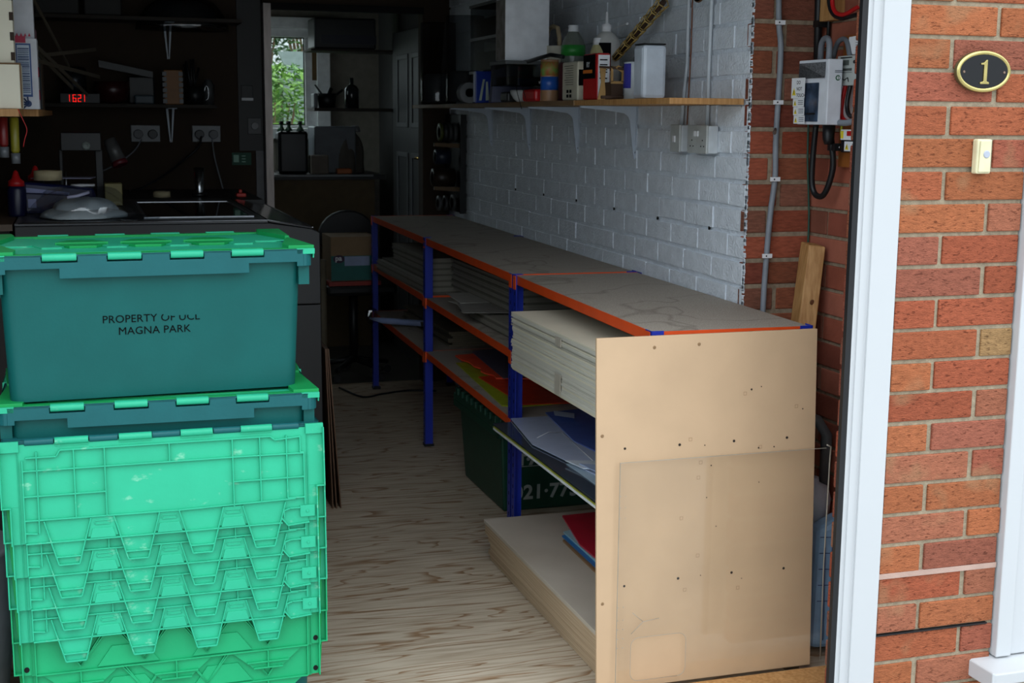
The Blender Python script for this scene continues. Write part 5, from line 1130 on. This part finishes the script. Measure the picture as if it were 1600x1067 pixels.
def ring(name, lab, c, r, h, hole, m, axis='z', cat='tape'):
    mb = MB(); mb.lathe([(hole, 0), (r, 0), (r, h), (hole, h), (hole, 0)], c, 24, axis=axis); return tag(build(name, mb, m), lab, cat)
M_mask = mat('cream_tape', 'b9ad8a', .7)
ring('masking_tape', 'cream masking tape roll lying on the navy pouch', (-.125, 5.455, 1.236), .052, .036, .038, M_mask)
ring('masking_tape', 'cream tape roll lying flat on the bench by the end wall', (.355, 6.6, 1.1005), .04, .026, .030, M_mask)
ring('grey_tape', 'grey-blue tape roll standing on the rear bench beside the dark machine', (.09, 6.2 - .05, 1.112), .036, .05, .02, mat('grey_blue_tape', '4b5860', .5))
mb = MB(); mb.prism([(-.19, 5.53), (.03, 5.50), (.05, 5.62), (-.15, 5.66)], 'z', 1.238, 1.241); tag(build('paper_sheet', mb, mat('pale_violet_paper', '9394ad', .7)), 'pale violet paper sheet propped near the masking tape', 'paper')
ring('round_disc', 'shiny white round lid peeking over the polythene bag', (.0, 5.50, 1.21), .045, .008, .012, M_white, cat='lid')
t = thing('bench_press', 'small dark bench machine with a pale round knob', 'machine', (.03, 5.95, 1.11))
mb = MB(); mb.box(-.10, 5.85, 1.1135, .09, 6.06, 1.13); mb.box(-.08, 5.90, 1.335, .08, 6.05, 1.41); mb.box(.055, 5.96, 1.13, .085, 6.0, 1.34); mb.box(-.09, 5.96, 1.13, -.075, 6.0, 1.34); build('frame', mb, M_black, t, bevel=.003)
mb = MB(); mb.tube([(-.065, 5.90, 1.13), (-.065, 5.90, 1.25)], .004, 6); build('lever', mb, M_alu, t)
mb = MB(); mb.lathe([(.017, 0), (.017, -.01), (.006, -.012), (.0055, -.006)], (.02, 5.899, 1.356), 18, axis='y'); build('knob', mb, mat('pale_knob', '87918c', .4), t)
mb = MB(); mb.tube([(.115, 6.0, 1.38), (.15, 5.98, 1.29)], [.026, .032], 14); mb.tube([(.15, 5.98, 1.29), (.157, 5.975, 1.272)], .034, 14, mi=1); tag(build('tilted_jar', mb, [mat('milky_jar', '4e4e4d', .4), mat('dark_red_lid', '5c1a22', .4)]), 'tilted milky jar with dark red lid beside the dark bench machine', 'jar')
mb = MB(); mb.box(.085, 5.80, 1.1135, .155, 5.90, 1.205); tag(build('brass_box', mb, mat('tarnished_yellow_box', '8a8150', .5), bevel=.004), 'tarnished yellowish box behind the polythene bag', 'box')
mb = MB(); mb.lathe([(.022, 0), (.022, .12), (.034, .30)], (.53, 6.6, 1.1), 20); 
t = thing('metal_tube', 'upright polished metal tube on the rear bench', 'tube', (.53, 6.6, 1.1))
mb = MB(); mb.lathe([(.020, .0), (.020, .02), (.026, .138), (.024, .138), (.018, .02)], (.53, 6.6, 1.1005), 24); build('tube', mb, M_chrome, t)
mb = MB(); mb.lathe([(.036, 0), (.038, .016), (.028, .02)], (.53, 6.6, 1.1005), 20); build('collar', mb, M_black, t)
mb = MB(); mb.box(.70, 6.55, 1.1005, .745, 6.60, 1.118); mb.box(.712, 6.565, 1.118, .728, 6.58, 1.135); tag(build('red_clip', mb, mat('bright_red_clip', 'd02a1c', .4), bevel=.003), 'small red clip on the rear bench by the doorway lining', 'clip')
tube_thing('plug_cable', 'black mains cable sagging from the socket to the rear bench', 'cable', smooth([(.60, 7.25, 1.375), (.58, 7.22, 1.32), (.50, 7.20, 1.25), (.38, 7.1, 1.17), (.28, 7.05, 1.12), (.22, 7.0, 1.107)]), .006, M_black)
tube_thing('plug_cable', 'grey flex hanging from the pale plug down to the bench', 'cable', smooth([(.655, 7.26, 1.375), (.665, 7.25, 1.27), (.69, 7.22, 1.15), (.70, 7.2, 1.105)]), .0035, M_greycable)
tube_thing('plug_cable', 'dim grey flex trailing from the left-hand socket behind the jar', 'cable', smooth([(.30, 7.27, 1.36), (.26, 7.25, 1.30), (.18, 7.22, 1.24), (.10, 7.2, 1.20)]), .0035, M_greycable)
def wsock(name, x0, lab, plug_black):
    t = thing(name, lab, 'socket', (x0 + .07, 7.29, 1.345))
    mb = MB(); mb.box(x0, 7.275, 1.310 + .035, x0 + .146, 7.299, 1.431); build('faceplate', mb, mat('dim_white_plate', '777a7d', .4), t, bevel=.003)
    for i, dx in enumerate((.036, .108)):
        mb = MB(); mb.prism([(x0 + dx + .024 * math.cos(a) * (1 if math.sin(a) > -.5 else .8), 1.385 + .024 * math.sin(a)) for a in [PI / 8 * j for j in range(16)]], 'y', 7.245, 7.2745); build('plug', mb, M_black if (plug_black == i) else mat('grey_plug', '606265', .5), t, bevel=.003)
wsock('wall_socket', .248, 'double wall socket with two dull plugs, further from the doorway', 1)
wsock('wall_socket', .556, 'double wall socket with one black and one pale plug, nearer the doorway', 0)
# back wall shelves
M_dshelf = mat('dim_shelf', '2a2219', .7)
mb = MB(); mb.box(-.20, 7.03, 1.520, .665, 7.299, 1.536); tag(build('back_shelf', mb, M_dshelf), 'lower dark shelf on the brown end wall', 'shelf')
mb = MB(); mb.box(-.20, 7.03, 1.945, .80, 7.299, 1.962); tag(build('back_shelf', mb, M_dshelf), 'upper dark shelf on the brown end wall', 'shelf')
for z, lb in ((1.519, 'white V-shaped bracket below the lower end-wall shelf'), (1.944, 'white V-shaped bracket below the upper end-wall shelf')):
    mb = MB()
    for s in (-1, 1): mb.prism([(.448 + s * .022, z), (.448 + s * .010, z), (.448 + s * .001, z - .175), (.448 + s * .006, z - .175)], 'y', 7.27, 7.298)
    mb.box(.425, 7.08, z - .004, .471, 7.27, z); tag(build('shelf_bracket', mb, M_steelgrey), lb, 'bracket')
ZB = 1.5365
t = thing('digital_clock', 'small black clock with glowing red digits 1621', 'clock', (.0, 7.08, ZB))
mb = MB(); mb.box(-.09, 7.05, ZB, .10, 7.14, ZB + .05); build('case', mb, M_black, t, bevel=.004)
seg = {'1': 'bc', '6': 'acdefg', '2': 'abged'}
mb = MB()
def digit(ch, x, z, w=.015, h=.034, th=.0022):
    S_ = {'a': (0, h - th, w, h), 'd': (0, 0, w, th), 'g': (0, h / 2 - th / 2, w, h / 2 + th / 2), 'f': (0, h / 2, th, h), 'e': (0, 0, th, h / 2), 'b': (w - th, h / 2, w, h), 'c': (w - th, 0, w, h / 2)}
    for s in seg[ch]: a = S_[s]; mb.box(x + a[0], 7.047, z + a[1], x + a[2], 7.0495, z + a[3])
for i, ch in enumerate('1621'): digit(ch, -.052 + i * .0235 - (.006 if ch == '1' else 0), ZB + .008)
build('digits', mb, mat('led_red', 'ff1a10', .4, emit=0.6), t)
lathe_thing('dark_canister', 'dark shiny canister standing behind the glowing clock', 'canister', -.02, 7.20, ZB, [(.06, 0), (.06, .17), (.05, .18)], mat('dark_metal', '2b2f33', .2, metal=.6))
lathe_thing('dark_bowl', 'dark bowl with a red band on the lower end-wall shelf', 'bowl', .16, 7.16, ZB, [(.03, 0), (.07, .02), (.085, .06), (.085, .11), (.08, .11)], mat('dark_red_bowl', '3a1416', .3))
mb = MB(); mb.hexa([(.10, 7.12, 1.716), (.36, 7.12, 1.668), (.36, 7.16, 1.668), (.10, 7.16, 1.716), (.10, 7.12, 1.750), (.36, 7.12, 1.698), (.36, 7.16, 1.698), (.10, 7.16, 1.750)])
tag(build('metal_bar', mb, mat('grey_bar', '4d4f50', .5)), 'tilted grey bar across the bowl and boxes on the end-wall shelf', 'bar')
tin_box('blue_grey_box', 'low blue-grey box in the middle of the lower end-wall shelf', 'box', .265, 7.08, .36, 7.18, .045, mat('blue_grey_box', '404d56', .5), z=ZB)
tin_box('black_gadget', 'black rounded gadget behind the blue-grey box', 'gadget', .24, 7.19, .37, 7.28, .14, M_black, z=ZB)
t = thing('bit_case', 'orange tool-bit case with two columns of grey bits', 'case', (.45, 7.08, ZB))
mb = MB(); mb.box(.41, 7.06, ZB, .50, 7.09, ZB + .17); build('panel', mb, mat('orange_case', '86551c', .5), t, bevel=.003)
mb = MB()
for k in range(6):
    for x in (.402, .482): mb.box(x, 7.053, ZB + .006 + k * .027, x + .020, 7.0598, ZB + .026 + k * .027)
build('bits', mb, mat('grey_bits', '474a4d', .4), t)
lathe_thing('tool_pot', 'black pot full of dark tools on the end-wall shelf', 'pot', .565, 7.14, ZB, [(.04, 0), (.045, .09), (.04, .09)], M_black)
mb = MB(); rnd = random.Random(31)
for k in range(6): mb.tube([(.565 + rnd.uniform(-.02, .02), 7.14, ZB + .05), (.565 + rnd.uniform(-.05, .05), 7.14 + rnd.uniform(-.03, .03), ZB + .18 + rnd.uniform(0, .05))], .006, 6)
tag(build('tool_bundle', mb, M_black), 'bundle of black tool handles poking out of the black pot', 'tools')
t = thing('metal_flask', 'dull grey flask with a shiny clip near the doorway end of the shelf', 'flask', (.635, 7.14, ZB))
mb = MB(); mb.lathe([(.028, 0), (.030, .10), (.018, .118), (.016, .13)], (.635, 7.16, ZB), 16); build('body', mb, mat('dull_flask', '5a5c5d', .4, metal=.5), t)
mb = MB(); mb.tube([(.622 + .010 * math.cos(a), 7.12, ZB + .06 + .035 * math.sin(a)) for a in [PI / 8 * j for j in range(-5, 9)]], .0025, 6); build('clip', mb, M_chrome, t)
for (a, b, h, lb) in ((-.19, .02, .2, 'dark box farthest from the doorway on the upper end-wall shelf'), (.04, .22, .22, 'dark speckled box in the middle of the upper end-wall shelf')):
    tin_box('storage_box', lb, 'box', a, 7.08, b, 7.28, h, mat('dark_printed_box', '1d1b19', .6), z=1.9625)
build_ = blob(.52, 7.16, 1.905, .22, .10, .16, 33, rough_=.12); tag(build('air_cushion_bag', build_, clear_mat('smoky_canister', (.62, .63, .64))), 'shiny crumpled plastic bag on the upper end-wall shelf', 'bag')
mb = blob(.52, 7.17, 1.963, .17, .07, .09, 35); tag(build('bag_contents', mb, mat('dark_cloth', '26292c', .8)), 'dark bundle inside the shiny crumpled bag', 'bundle')
t = thing('thermostat', 'small dark thermostat with a white lower strip on the black tiles', 'thermostat', (.86, 7.28, 1.56)); mb = MB(); mb.box(.815, 7.272, 1.562, .875, 7.2875, 1.64); build('case', mb, mat('grey_thermostat', '292b2c', .5), t, bevel=.002)
mb = MB(); mb.box(.815, 7.268, 1.562, .875, 7.272, 1.576); build('white_strip', mb, M_white, t)
t = thing('dial_plate', 'square grey plate with a round dial on the black tiles', 'switch', (.88, 7.28, 1.39)); mb = MB(); mb.box(.845, 7.276, 1.388, .915, 7.2875, 1.472); build('plate', mb, mat('dim_grey_plate', '565759', .5), t, bevel=.002)
mb = MB(); mb.lathe([(.02, 0), (.018, -.012)], (.88, 7.2755, 1.43), 16, axis='y'); build('dial', mb, mat('dim_grey_dial', '8f9194', .5), t)
mb = MB(); mb.box(.76, 7.292, 1.225, .80, 7.2998, 1.29); mb.box(.797, 7.292, 1.225, .86, 7.2878, 1.29); t = tag(build('green_notice', mb, mat('green_notice', '124d3a', .6)), 'small dark green notice on the brown end wall', 'notice')
mb = MB(); mb.box(.768, 7.290, 1.240, .795, 7.2918, 1.278); mb.box(.81, 7.2866, 1.24, .83, 7.2876, 1.245); mb.box(.81, 7.2866, 1.255, .83, 7.2876, 1.26); mb.box(.81, 7.2866, 1.27, .83, 7.2876, 1.275); build('printed_lines', mb, mat('pale_green_print', '8db8a4', .6), t)
# left shelf with boxes
mb = MB(); mb.box(-.795, 4.26, 1.478, -.170, 4.60, 1.500); mb.box(-.795, 4.60, 1.478, -.125, 6.9, 1.500); tag(build('side_shelf', mb, M_wood), 'pine shelf along the far left garage wall', 'shelf')
M_creamply = mat('cream_ply_box', 'e6dfca', .6, var=.04, scale=6)
t = thing('plywood_box', 'plain cream plywood box, lowest and nearest on the side shelf', 'box', (-.28, 4.38, 1.5)); mb = MB(); mb.box(-.42, 4.29, 1.5005, -.162, 4.45, 1.632); build('body', mb, M_creamply, t, bevel=.003)
mb = MB(); mb.box(-.418, 4.288, 1.629, -.160, 4.2925, 1.634); mb.box(-.1635, 4.2875, 1.503, -.1595, 4.2925, 1.634); build('scorched_edge', mb, mat('scorched_brown', '6d5030', .7), t)
t = thing('plywood_box', 'tall cream plywood box with dark finger joints above the plain one', 'box', (-.3, 4.45, 1.633)); mb = MB(); mb.box(-.42, 4.33, 1.635, -.178, 4.44, 2.02); build('body', mb, M_creamply, t)
mb = MB()
for k in range(7): mb.box(-.187, 4.3285, 1.642 + k * .058, -.1765, 4.3600, 1.666 + k * .058)
build('finger_joint', mb, mat('charred_joint', '3a2a20', .8), t)
t = thing('barcode_carton', 'white carton with a blue-framed barcode and red splashes', 'box', (-.2, 4.58, 1.5)); mb = MB(); mb.box(-.40, 4.50, 1.5005, -.118, 4.62, 1.715); mb.box(-.40, 4.53, 1.7155, -.125, 4.62, 1.86); build('body', mb, mat('white_carton_dim', 'bfc0c6', .6), t)
mb = MB(); mb.box(-.180, 4.498, 1.538, -.136, 4.4995, 1.700); build('blue_frame', mb, mat('blue_frame', '24457c', .5), t)
mb = MB(); mb.box(-.1765, 4.497, 1.545, -.1405, 4.4985, 1.695); build('label_ground', mb, mat('pale_blue_ground', 'b4bfce', .6), t)
mb = MB(); rnd = random.Random(41); z = 1.55
while z < 1.685: h = rnd.choice([.0012, .0022, .0035]); mb.box(-.175, 4.4962, z, -.142, 4.4972, z + h); z += h + rnd.choice([.0015, .0025])
build('barcode', mb, mat('blue_ink', '22385e', .6), t)
mb = MB(); mb.box(-.186, 4.4985, 1.702, -.150, 4.4998, 1.722)
for k in range(4): mb.prism([(-.178 + k * .012, 1.722), (-.170 + k * .012, 1.722), (-.174 + k * .012, 1.732)], 'y', 4.4985, 4.4998)
mb2 = MB()
for (x, z) in ((-.117, 1.60), (-.117, 1.53)): mb2 = MB(); mb2.box(x - .001, 4.52, z, x + .0002, 4.60, z + .03); build('red_patch', mb2, mat('crimson_print', 'a32040', .6), t)
build('red_splash', mb, mat('crimson_print', 'a32040', .6), t)
mb = MB(); c = (-.150, 1.517)
mb.prism([(c[0] + .010 * math.cos(PI / 6 * j), c[1] + .010 * math.sin(PI / 6 * j)) for j in range(12)], 'y', 4.4985, 4.4998)
for j in range(5): a = math.radians(95 + j * 32); mb.tube([(c[0], 4.4985, c[1]), (c[0] + .021 * math.cos(a), 4.4985, c[1] + .021 * math.sin(a))], .0022, 4)
build('hand_print', mb, mat('navy_print', '1c3560', .6), t)
for i, (y0, h, m, lb) in enumerate(((4.66, .26, mat('patterned_carton', '8f8a96', .6, color2='8a3348', scale=22), 'patterned red and grey carton just behind the barcode carton'), (4.98, .22, mat('dull_teal_carton', '50646a', .6, color2='3a3f48', scale=12), 'dull teal patterned carton deeper on the side shelf'), (5.35, .18, mat('brown_box_dim', '5d4a38', .7), 'plain brown box deep on the side shelf'))):
    mb = MB(); mb.box(-.40, y0, 1.5005, -.128, y0 + .28, 1.5 + h); tag(build('carton', mb, m), lb, 'box')
mb = MB(); mb.box(-.14, 4.62, 1.74, -.134, 4.80, 1.90); mb.box(-.40, 4.63, 1.717, -.14, 4.80, 1.90); tag(build('teal_folder', mb, mat('teal_edge_card', '3b8a86', .6)), 'white and teal folder standing above the patterned carton', 'folder')
t = thing('wood_slats', 'bundle of thin pale wood slats sticking out over the cartons', 'wood', (-.12, 5.0, 1.7))
M_slat = mat('pale_slat', '474033', .7)
for (a, b) in (((-.16, 4.70, 1.72), (-.02, 5.3, 1.58)), ((-.12, 4.9, 1.68), (.07, 5.6, 1.735)), ((-.13, 4.8, 1.86), (-.03, 5.4, 1.66)), ((-.13, 4.8, 1.66), (.08, 5.6, 1.63)), ((-.12, 4.8, 1.70), (.03, 5.5, 1.56))):
    mb = MB(); A = Vector(a); B = Vector(b); s = Vector((0, .003, .0065)); u = Vector((.0025, 0, 0)); mb.hexa([A - s - u, A - s + u, A + s + u, A + s - u, B - s - u, B - s + u, B + s + u, B + s - u]); build('slat', mb, M_slat, t)
for (x, y, h, m, lb) in ((-.255, 4.36, .115, mat('ink_navy', '101538', .4), 'navy bottle hanging upside down under the side shelf'), (-.222, 4.38, .110, mat('ink_red', '6a1212', .4), 'red bottle hanging upside down under the side shelf'), (-.192, 4.42, .130, mat('ink_yellow', '7c761c', .4), 'yellow bottle hanging upside down under the side shelf')):
    t = thing('ink_bottle', lb, 'bottle', (x, y, 1.478 - h)); mb = MB(); mb.lathe([(.010, -h + .02), (.013, -h + .028), (.014, -.004), (.008, -.001)], (x, y, 1.477), 14); build('body', mb, m, t)
    mb = MB(); mb.lathe([(.013, -h - .012), (.014, -h + .02)], (x, y, 1.477), 14); build('cap', mb, mat('milky_cap', '54585c', .4), t)
tube_thing('red_thread', 'loose red wire dangling off the side shelf', 'wire', smooth([(-.172, 4.255, 1.50), (-.160, 4.25, 1.47), (-.150, 4.25, 1.44), (-.158, 4.25, 1.41), (-.162, 4.25, 1.39)]), .0012, M_red)
# ================================================================ LEANING SHEETS, BOX, CHAIR, POLE
for i, (x, xt, lb) in enumerate(((.862, .845, 'thin brown hardboard sheet closest to the black machine side'), (.876, .850, 'thin brown hardboard sheet in the middle of the leaning three'), (.893, .856, 'outermost thin brown hardboard sheet leaning by the black machine'))):
    mb = MB(); mb.hexa([(x, 4.95, .001), (x + .004, 4.95, .001), (x + .004, 5.6, .001), (x, 5.6, .001), (xt, 4.97, .62), (xt + .004, 4.97, .62), (xt + .004, 5.6, .62), (xt, 5.6, .62)]); tag(build('hardboard_sheet', mb, mat('brown_hardboard', '5a3d26', .6)), lb, 'board')
mb = MB(); mb.lathe([(.022, 0), (.022, .72), (.018, .72)], (1.215, 7.20, .001), 14); tag(build('cardboard_tube', mb, mat('beige_tube', '716855', .7)), 'tall beige cardboard tube standing beside the doorway', 'tube')
t = thing('office_chair', 'black office chair in the gloom beside the doorway', 'chair', (1.45, 7.55, 0))
mb = MB(); mb.prism([(1.45 + .17 * math.cos(a), .80 + .15 * math.sin(a)) for a in [PI / 12 * j for j in range(24)]], 'y', 7.70, 7.74); build('backrest', mb, M_black, t, bevel=.01)
mb = MB(); mb.box(1.26, 7.32, .50, 1.66, 7.72, .56); build('seat', mb, M_black, t, bevel=.02)
mb = MB(); mb.tube([(1.45, 7.55, .09), (1.45, 7.55, .50)], .025, 10); build('column', mb, M_black, t)
for k in range(5):
    a = 2 * PI * k / 5 + .3; mb = MB(); e = (1.45 + .22 * math.cos(a), 7.55 + .22 * math.sin(a)); mb.tube([(1.45, 7.55, .11), (e[0], e[1], .07)], [.02, .014], 8); l_ = build('leg', mb, M_black, t); mb = MB(); mb.lathe([(.022, -.012), (.024, 0), (.022, .012)], (e[0], e[1], .027), 12, axis='y'); build('castor', mb, M_black, l_)
mb = MB(); mb.box(1.27, 7.30, .561, 1.56, 7.42, .585); tag(build('red_tray', mb, mat('dull_red_tray', '9a2a1c', .5)), 'flat red tray on the chair under the cardboard box', 'tray')
t = thing('cardboard_box', 'open cardboard box with a teal printed side, resting on the chair', 'box', (1.42, 7.45, .586))
mb = MB(); mb.box(1.285, 7.325, .586, 1.54, 7.60, .83); build('body', mb, M_card, t)
mb = MB(); mb.box(1.2855, 7.3225, .588, 1.54, 7.3245, .725); build('teal_print', mb, mat('teal_print', '206862', .6), t)
mb = MB(); mb.prism([(1.3295 + .032 * math.cos(a), .708 + .022 * math.sin(a)) for a in [PI / 8 * j for j in range(16)]], 'y', 7.3205, 7.3222); build('purple_oval', mb, mat('plum_print', '3a2442', .6), t)
build('lettering', text_mb('pa', .040, (1.308, 7.3200, .700), (1, 0, 0), (0, 0, 1), bold=.001), M_white, t)
mb = MB(); mb.box(1.36, 7.3195, .670, 1.50, 7.3203, .722); build('address_label', mb, mat('pale_blue_label', '9aa8c8', .6), t)
tube_thing('floor_cable', 'black cable snaking over the floor behind the far rack post', 'cable', smooth([(1.30, 7.2, .012), (1.38, 6.95, .006), (1.5, 7.0, .006), (1.65, 7.05, .006), (1.8, 7.0, .006)]), .005, M_black)
# tape dispenser rack on the wall past the painted bricks
t = thing('tape_rack', 'dark wall rack with wooden pegs at the far end of the painted wall', 'rack', (1.93, 7.08, 1.0))
mb = MB(); mb.box(1.905, 6.90, .98, 1.940, 6.915, 1.50); mb.box(1.925, 6.915, .98, 1.945, 7.285, 1.50); build('backing', mb, M_black, t)
for z in (1.335, 1.105):
    mb = MB(); mb.hexa([(1.78, 6.96, z - .002), (1.925, 6.96, z - .012), (1.925, 6.985, z - .012), (1.78, 6.985, z - .002), (1.78, 6.96, z + .016), (1.925, 6.96, z + .012), (1.925, 6.985, z + .012), (1.78, 6.985, z + .016)]); build('peg_shelf', mb, mat('peg_wood', '644d32', .6), t)
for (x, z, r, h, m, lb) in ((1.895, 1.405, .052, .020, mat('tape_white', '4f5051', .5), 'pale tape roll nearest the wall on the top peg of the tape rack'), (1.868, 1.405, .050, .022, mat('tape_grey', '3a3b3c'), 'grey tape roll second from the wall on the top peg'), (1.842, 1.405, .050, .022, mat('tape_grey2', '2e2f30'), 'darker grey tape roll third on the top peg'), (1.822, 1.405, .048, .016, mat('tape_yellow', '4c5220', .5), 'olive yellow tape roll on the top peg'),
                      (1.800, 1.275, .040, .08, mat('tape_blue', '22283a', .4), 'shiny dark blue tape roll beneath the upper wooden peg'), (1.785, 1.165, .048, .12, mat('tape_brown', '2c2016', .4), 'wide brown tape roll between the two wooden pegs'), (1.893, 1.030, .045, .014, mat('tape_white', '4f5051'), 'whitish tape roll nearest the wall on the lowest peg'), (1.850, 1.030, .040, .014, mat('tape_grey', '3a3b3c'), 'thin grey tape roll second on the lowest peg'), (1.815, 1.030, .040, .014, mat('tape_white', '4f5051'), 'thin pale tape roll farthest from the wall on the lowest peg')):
    ring('tape_roll', lb, (x, 7.03, z), r, h, r * .62, m, axis='x')
# ================================================================ LOBBY BEYOND THE DOORWAY
t = thing('lobby_counter', 'pale-edged black counter beneath the lobby window', 'counter', (1.25, 8.8, 0))
mb = MB(); mb.box(.56, 8.55, 1.085, 1.86, 9.15, 1.118); build('top', mb, M_black, t)
mb = MB(); mb.box(.56, 8.54, 1.105, 1.78, 8.5495, 1.118); build('pale_edge', mb, mat('pale_edge', '848689', .4), t)
mb = MB(); mb.box(.56, 8.60, .0, 1.80, 8.64, 1.084); build('front_panel', mb, mat('tan_front_panel', '655338', .7), t)
t = thing('bottle_pack', 'dark shrink-wrapped pack of bottles in front of the lobby window', 'bottles', (1.27, 8.66, 1.12))
mb = MB(); mb.box(1.185, 8.60, 1.1185, 1.375, 8.75, 1.39); build('wrap', mb, mat('black_shrink_wrap', '101114', .15), t, bevel=.02)
for i, x in enumerate((1.215, 1.262, 1.335)):
    mb = MB(); mb.lathe([(.03, 0), (.012, .03), (.011, .05)], (x, 8.67, 1.385), 12); b_ = build('bottle_neck', mb, mat('green_bottle_glass', '3f5a48', .1), t); mb = MB(); mb.lathe([(.014, .045), (.014, .066)], (x, 8.67, 1.385), 12); build('bottle_cap', mb, M_black, b_)
tin_box('grey_crate', 'grey translucent crate on the lobby counter', 'crate', 1.43, 8.70, 1.70, 8.95, .30, mat('grey_translucent', '5a5f65', .4), z=1.119)
tin_box('small_carton', 'small brown-grey carton at the lobby counter edge', 'box', 1.385, 8.58, 1.50, 8.68, .12, mat('grey_brown_carton', '6c6258', .7), z=1.119)
tin_box('orange_tin', 'dull orange object on the lobby counter', 'tin', 1.555, 8.58, 1.65, 8.65, .035, mat('dull_orange', 'a5582a', .5), z=1.119)
mb = blob(1.66, 8.78, 1.119, .10, .10, .26, 55, rough_=.25); tag(build('fabric_bundle', mb, mat('beige_fabric', '58534c', .8)), 'slumped beige cloth bundle on the lobby counter', 'cloth')
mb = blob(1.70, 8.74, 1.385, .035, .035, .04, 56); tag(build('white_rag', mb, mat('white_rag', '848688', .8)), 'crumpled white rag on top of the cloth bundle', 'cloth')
mb = MB(); mb.box(1.40, 8.50, 1.515, 1.95, 8.80, 1.535); tag(build('lobby_shelf', mb, M_dshelf), 'lower black lobby shelf holding pots', 'shelf')
mb = MB(); mb.box(1.385, 8.50, 1.885, 1.95, 8.80, 1.898); tag(build('lobby_shelf', mb, M_dshelf), 'upper lobby shelf carrying a dark appliance', 'shelf')
t = thing('lobby_appliance', 'bulky dark boxed appliance on the upper lobby shelf', 'appliance', (1.6, 8.6, 1.9)); mb = MB(); mb.box(1.41, 8.52, 1.899, 1.80, 8.78, 2.09); build('body', mb, mat('dark_appliance', '232528', .4), t, bevel=.012)
mb = MB(); mb.box(1.45, 8.515, 1.93, 1.80, 8.5195, 1.985); build('dark_band', mb, mat('midnight_band', '14182a', .4), t)
lathe_thing('black_pot', 'black pot with utensils on the lower lobby shelf', 'pot', 1.50, 8.62, 1.5355, [(.05, 0), (.065, .09), (.06, .09)], M_black)
mb = MB(); mb.tube([(1.50, 8.62, 1.58), (1.42, 8.60, 1.68)], .006, 6); mb.tube([(1.51, 8.62, 1.58), (1.60, 8.60, 1.65)], .008, 6); mb.tube([(1.50, 8.62, 1.60), (1.53, 8.62, 1.66)], .014, 6); tag(build('utensils', mb, M_black), 'black utensils sticking out of the lobby pot', 'utensils')
tin_box('pale_block', 'pale upright block beside the black pot on the lobby shelf', 'block', 1.405, 8.55, 1.432, 8.66, .09, mat('pale_block', '707377', .5), z=1.5355)
lathe_thing('glass_jar', 'glinting glass jar with a dark lid on the lobby shelf', 'jar', 1.66, 8.62, 1.5355, [(.045, 0), (.045, .12), (.03, .14), (.012, .15), (.012, .19)], mat('dark_jar', '24282a', .05))
mb = MB(); mb.box(1.50, 9.17, 1.72, 1.62, 9.199, 1.96); tag(build('cork_board', mb, mat('dark_cork', '6d5636', .8)), 'dark cork board beside the lobby window', 'board')
# garden outside the lobby window
rnd = random.Random(77); lm = [mat('leaf_light', '6d9440', .6, var=.15, scale=3), mat('leaf_mid', '486f34', .6, var=.15, scale=3), mat('leaf_dark', '2c4c2a', .6, var=.15, scale=3)]
def shrub(x, y, z0, h, r, n, seed, lab, ms, leafs=.05):
    R_ = random.Random(seed); t = thing('garden_shrub', lab, 'shrub', (x, y, z0)); mb = MB()
    for k in range(7):
        a = R_.uniform(0, 6.28); mb.tube([(x, y, z0), (x + .25 * r * math.cos(a), y + .25 * r * math.sin(a), z0 + h * .4), (x + .6 * r * math.cos(a), y + .6 * r * math.sin(a), z0 + h * .85)], [.04, .025, .008], 6)
    build('branches', mb, mat('bark', '5a4632', .9), t)
    mb = MB()
    for k in range(n):
        q = R_.random(); zz = z0 + h * (.12 + .9 * q); rr = r * math.sqrt(R_.random()) * (1 - .45 * abs(q - .45)); a = R_.uniform(0, 6.28)
        c = Vector((x + rr * math.cos(a), y + rr * math.sin(a), zz)); u = Vector((R_.gauss(0, 1), R_.gauss(0, 1), R_.gauss(0, .5))).normalized() * leafs * R_.uniform(.6, 1.3); v = u.cross(Vector((R_.gauss(0, .4), R_.gauss(0, .4), 1))).normalized() * leafs * .3
        mb.add([c - u, c + v, c + u, c - v], [(0, 1, 2, 3)], R_.randrange(3))
    build('foliage', mb, ms, t); return t
shrub(1.55, 12.0, -.05, 1.93, .62, 5200, 1, 'bushy pale green shrub filling the lower lobby window', [lm[0], lm[1], lm[0]], .05)
shrub(1.72, 15.4, -.05, 3.2, .75, 5200, 2, 'darker green bush rising outside beside the grey roof', [lm[1], lm[2], lm[2]], .06)
shrub(3.1, 18.2, -.05, 4.4, 1.2, 6000, 3, 'tall dark hedge tree farthest off outside the window', [lm[2], lm[1], lm[2]], .07)
mb = MB(); mb.prism([(2.03, 1.90), (2.35, 1.84), (2.7, 1.86), (2.7, 2.13), (1.93, 2.12)], 'y', 13.9, 13.96); mb.box(2.06, 13.96, -.05, 2.7, 14.5, 1.86)
tag(build('garden_shed', mb, mat('grey_felt_roof', '7b8585', .8)), 'grey roofed garden shed glimpsed through the lobby window', 'shed')
mb = MB(); mb.box(-3, 9.4, -.12, 6, 20, -.05); struct('floor_garden', mb, mat('lawn_green', '5c7a38', .9, var=.3, scale=8))
mb = MB(); mb.box(-2, 19.6, -.05, 6, 19.7, 2.0); tag(build('garden_fence', mb, mat('fence_brown', '6d5a44', .8)), 'brown garden fence at the end of the lawn', 'fence')

lathe_thing('grey_bin', 'grey round plastic bin just beside the foot of the crate stack', 'bin', -.335, 3.32, .002, [(.10, 0), (.14, .30), (.145, .46), (.15, .47), (.14, .475)], mat('mid_grey_bin', '6c6e72', .4), 32)
